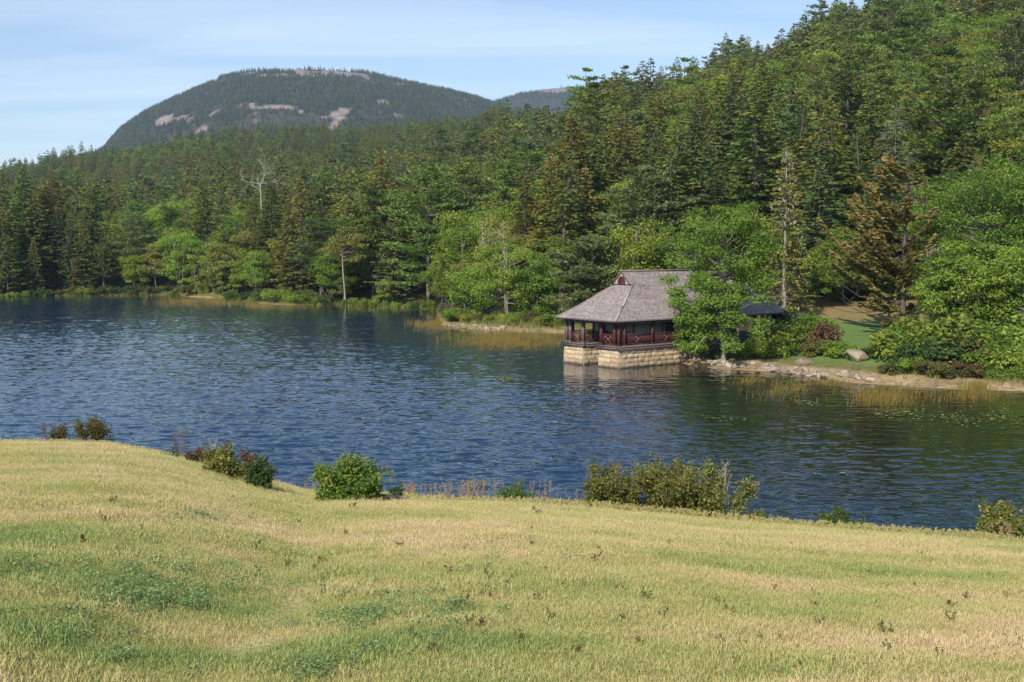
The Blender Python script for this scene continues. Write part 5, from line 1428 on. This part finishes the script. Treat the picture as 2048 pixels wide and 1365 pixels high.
# bushes along the near bank -------------------------------------------
TW = plain('twig_grey', L(.22, .18, .15)); TWP = plain('twig_pale', L(.36, .32, .27)); TWR = plain('twig_red', L(.20, .12, .10))
def near_bush(name, label, u, vtop, yo, wpx, leafm, seed, nst=12, per=240, leaf=.042, stem=None, cat='bush', bare=0, fill=.35, front=False, upright=0.0):
    k = uk(u); t, D = crest(k); y = float(D) + yo; x = k * y; z = max(zm(x, y), -.05)
    if front: x, y, z = mpt(u, front)
    H = zat(vtop, y) - z; R = wpx / F * y / 2
    r = np.random.default_rng(seed); gs, gl = G(), G()
    for i in range(nst):
        a = i * 6.283 / nst * 1.0 + r.normal(0, .4); q = math.sqrt((i + .5) / nst) * r.uniform(.8, 1.05)
        b = np.array([math.cos(a), math.sin(a), 0]) * R * .3 * q
        tip = np.array([math.cos(a) * R * q * r.uniform(.8, 1.15), math.sin(a) * R * q, H * r.uniform(.62, 1.0) * (1 - (.5 - upright) * q ** 2.2)])
        md = b * .6 + tip * .42 + np.array([0, 0, H * .1]) + r.normal(0, .05 * R, 3)
        S = lambda s: (1 - s)[:, None] ** 2 * b + 2 * ((1 - s) * s)[:, None] * md + (s ** 2)[:, None] * tip
        gs.tube(S(np.linspace(0, 1, 5)), np.array([.022, .017, .012, .008, .004]) * (.6 + H * .3), 4, 0)
        isb = i < bare
        for j in range(9):
            s0 = r.uniform(.25, 1.0); p0 = S(np.array([s0]))[0]; d = nrm(tip - b + r.normal(0, 1.0, 3) * np.linalg.norm(tip) * .55); l = R * r.uniform(.15, .42)
            p1 = p0 + d * l; gs.tube([p0, (p0 + p1) / 2 + r.normal(0, .03, 3), p1], [.007, .005, .003], 3, 0)
            if isb: continue
            n = int(per / 9 * r.uniform(.5, 1.5)); s = r.random(n)
            C = p0 + (p1 - p0) * s[:, None] + r.normal(0, .055 + .02 * R, (n, 3))
            C[:, 2] = np.maximum(C[:, 2], .02)
            nn_ = nrm(r.normal(0, .7, (n, 3)) + np.array([0, 0, .7])); U_ = nrm(np.cross(nn_, r.normal(0, 1, (n, 3)))); sz = leaf * r.uniform(.6, 1.3, n)
            var = np.clip(r.normal(.42, .17, n) + r.normal(0, .14) + .25 * max(0, s0 - .8) * 3 * r.random(), 0, 1)
            gl.diamonds(C, U_ * sz[:, None], np.cross(nn_, U_) * (sz * .55)[:, None], 0, var)
    if fill > 0:
        n = int(nst * per * fill); a = r.random(n) * 6.28; q = np.sqrt(r.random(n))
        C = np.stack([np.cos(a) * R * q * .95, np.sin(a) * R * q * .95, H * (.04 + .62 * r.random(n)) * (1 - .45 * q * q)], -1)
        C = C[fbm(C[:, 0] * 3 / max(R, .5), C[:, 2] * 3 / max(H, .5), 2, seed) > .42]; n = len(C)
        nn_ = nrm(r.normal(0, .7, (n, 3)) + np.array([0, 0, .7])); U_ = nrm(np.cross(nn_, r.normal(0, 1, (n, 3)))); sz = leaf * r.uniform(.6, 1.3, n)
        gl.diamonds(C, U_ * sz[:, None], np.cross(nn_, U_) * (sz * .55)[:, None], 0, np.clip(r.normal(.36, .17, n), 0, 1))
    r_ = empty(name, (x, y, z - .03)); tag(r_, label, cat)
    obj('stems', gs.mesh('stems', [stem or TW]), r_)
    if gl.n: obj('foliage', gl.mesh('foliage', [leafm]), r_)
    return r_, x, y, z, H, R
B = BUSHM
near_bush('sapling', 'thin reddish sapling at the far left edge of the grassy knoll', 80, 832, 3, 26, B['red'], 801, 3, 60, .03, TWR, 'sapling', fill=0, upright=.3)
near_bush('bush', 'small thin olive bush left of the leaning knoll bush', 112, 848, 2, 56, B['olive'], 802, 11, 150, .04, fill=.15, upright=.3)
near_bush('bush', 'wide topped olive bush on the crest of the knoll', 176, 832, 2, 92, B['olive'], 803, 16, 260, .045, fill=.2, upright=.35)
near_bush('sapling', 'bare reddish sapling standing above the knoll slope', 352, 838, 2.5, 40, B['red'], 804, 6, 70, .028, TWR, 'sapling', fill=0, upright=.35, bare=2)
near_bush('bush', 'bare grey twigged bush with a tuft of yellow leaves on top', 415, 862, 2, 70, B['olive'], 805, 9, 60, .035, TWP, bare=6, fill=0, upright=.2)
near_bush('bush', 'low bronze bush left in the knoll thicket', 392, 896, 1.6, 50, B['red'], 806, 9, 160, .04, front=930)
near_bush('bush', 'broad green bush in the middle of the knoll thicket', 447, 888, 1.3, 88, B['mixed'], 807, 14, 300, .042, front=954)
near_bush('bush', 'reddish leaved bush at the right of the knoll thicket', 500, 894, 1.0, 44, B['red'], 808, 8, 180, .04, front=962)
near_bush('bush', 'dark green bush nearest the meadow at the end of knoll thicket', 519, 914, -1.2, 62, B['deep'], 809, 14, 300, .04, upright=.1, front=978)
near_bush('creeping_plant', 'low green creeping plant at the left foot of knoll thicket', 342, 905, .5, 60, B['green'], 810, 6, 80, .035, cat='plant', fill=.5, front=916)
vb, x, y, z, H, R = near_bush('vine_bush', 'vine covered yellow green bush with arching tendrils on top', 705, 922, -.2, 156, B['vine'], 811, 20, 380, .047, fill=.5, upright=.18, front=1004)
r = np.random.default_rng(812); g = G(); gl = G()
for (x0, x1, h) in [(-.55, .2, H * 1.12), (-.1, .7, H * 1.0), (.35, 1.1, H * .82), (-1.0, -.45, H * .72)]:
    s = np.linspace(0, 1, 12); P = np.stack([(x0 + (x1 - x0) * s) * R, 0 * s + r.normal(0, .1), H * .62 + (h - H * .62) * np.sin(s * math.pi)], -1)
    g.tube(P, .008, 4, 0); n = 90; q = r.random(n); C = np.stack([np.interp(q, s, P[:, i]) for i in range(3)], -1) + r.normal(0, .05, (n, 3))
    U_ = nrm(r.normal(0, 1, (n, 3))); gl.diamonds(C, U_ * .04, nrm(np.cross(U_, r.normal(0, 1, (n, 3)))) * .026, 0, np.clip(r.normal(.7, .15, n), 0, 1))
tv = obj('tendril', g.mesh('tendril', [TW]), vb); obj('tendril_leaves', gl.mesh('tendril_leaves', [B['vine']]), vb)
near_bush('bush', 'small grey green bush right of the vine covered bush', 792, 964, .6, 30, B['deep'], 813, 7, 110, .03, fill=.2, front=1002)
k = uk(752); xb, yb, zb_ = mpt(755, 1004); g = G(); r = np.random.default_rng(814)
for i in range(26):
    p0 = np.array([r.uniform(-.6, .5), r.normal(0, .15), r.uniform(.02, .16)]); p1 = p0 + np.array([r.uniform(-.6, .6), r.normal(0, .2), r.normal(0, .07)])
    g.tube([p0, (p0 + p1) / 2 + r.normal(0, .04, 3), p1], [.018, .014, .006], 4, 0)
o = obj('brush_pile', g.mesh('brush_pile', [TW]), None, (xb, yb, zb_)); tag(o, 'small heap of dead grey branches below the vine covered bush', 'brush pile')
near_bush('bush', 'small grassy green bush on the bank between dry stalks', 1030, 966, 1.5, 78, B['green'], 815, 14, 170, .035, upright=.3)
near_bush('bush', 'left bronze leaved part of the wide bank thicket', 1235, 924, 1.5, 140, B['mixed'], 816, 20, 380, .04, bare=2, upright=.3)
near_bush('bush', 'tall central yellow green bush of the wide bank thicket', 1355, 916, 1.5, 190, B['mixed'], 817, 30, 420, .042, bare=2, fill=.45, upright=.3)
near_bush('bush', 'open right hand bush of the wide thicket with pale bare stems', 1448, 918, 1.5, 130, B['mixed'], 818, 16, 280, .042, TWP, bare=4, fill=.08, upright=.15)
near_bush('bush', 'low spreading bush at the right foot of the wide thicket', 1525, 1022, 1.6, 44, B['mixed'], 819, 7, 130, .04)
near_bush('bush', 'low leafy bush at the left foot of the wide thicket', 1192, 985, 1.6, 50, B['green'], 823, 8, 130, .04)
near_bush('bush', 'lone rounded green bush on the bank right of the wide thicket', 1691, 1020, 1.6, 84, B['green'], 820, 14, 170, .042)
near_bush('bush', 'low trailing green bush left of the right edge bush', 1930, 1058, 1.2, 46, B['green'], 821, 7, 120, .04)
near_bush('bush', 'large yellow green bush cut off by the right edge', 2025, 996, 2.2, 120, B['mixed'], 822, 18, 300, .046)
# dry stalks and bank grass
def stalks(name, label, patches, mt, seed):
    r = np.random.default_rng(seed); g = G()
    for (u0, u1, yo, n, h) in patches:
        for _ in range(n):
            k = uk(r.normal((u0 + u1) / 2, (u1 - u0) / 3.6)); t, D = crest(k); y = float(D) + yo + r.normal(0, .4); x = k * y; z = max(zm(x, y), 0); hh = h * r.uniform(.5, 1.2); a = r.random() * 6.28; b = hh * r.uniform(.05, .4)
            p = np.array([x, y, z]); e = p + (math.cos(a) * b, math.sin(a) * b, hh); m_ = (p + e) / 2 + (0, 0, hh * .1); w = np.array([.004, 0, 0])
            g.add([p - w, p + w, m_ + w, m_ - w, e + w * .5, e - w * .5], [(0, 1, 2, 3), (3, 2, 4, 5)], 0, r.random())
            for q in range(5):
                c = m_ + (e - m_) * r.uniform(.3, 1) + r.normal(0, .02, 3); g.add([c, c + (.02, 0, .02), c + (.01, 0, .05), c + (-.01, 0, .02)], [(0, 1, 2, 3)], 0, r.random())
    tag(obj(name, g.mesh(name, [mt])), label, None, None, 'stuff')
DRY = leaf_mat('dry_stalk', [(0, L(.24, .19, .10)), (.5, L(.34, .25, .15)), (1, L(.34, .20, .14))], .3, hue=0, val=0)
stalks('dry_stalks', 'thin reddish dry grass stalks on the near bank', [(890, 985, 2.5, 75, .75), (830, 900, 4, 18, .6), (1060, 1110, 2.5, 22, .7), (1140, 1200, 2, 20, .6), (600, 660, 1, 24, .4), (2000, 2048, 1, 16, .5), (800, 830, 1.5, 30, .5)], DRY, 830)
stalks('bank_grass', 'uneven longer grass along the brow of the meadow', [(u, u + 70, .2, 60, .12 if u < 620 else .2) for u in range(-40, 2080, 55)], leaf_mat('bank_grass', [(0, L(.22, .24, .07)), (.6, L(.42, .36, .15)), (1, L(.55, .44, .24))], .3, hue=0, val=0), 831)
# ------------------------------------------------------------------ air
hm = bpy.data.materials.new('haze_air'); hm.use_nodes = True
ht = hm.node_tree; ht.nodes.remove(ht.nodes['Principled BSDF'])
pv = ht.nodes.new('ShaderNodeVolumePrincipled'); pv.inputs['Color'].default_value = (.55, .75, 1.0, 1); pv.inputs['Density'].default_value = .00010; pv.inputs['Anisotropy'].default_value = 0.1
ht.links.new(pv.outputs[0], ht.nodes['Material Output'].inputs['Volume'])
g = G(); g.box(-2600, 2600, -120, 4600, -6, 520)
hz = obj('haze', g.mesh('haze', [hm])); tag(hz, 'thin blue air haze over the valley', None, None, 'stuff')
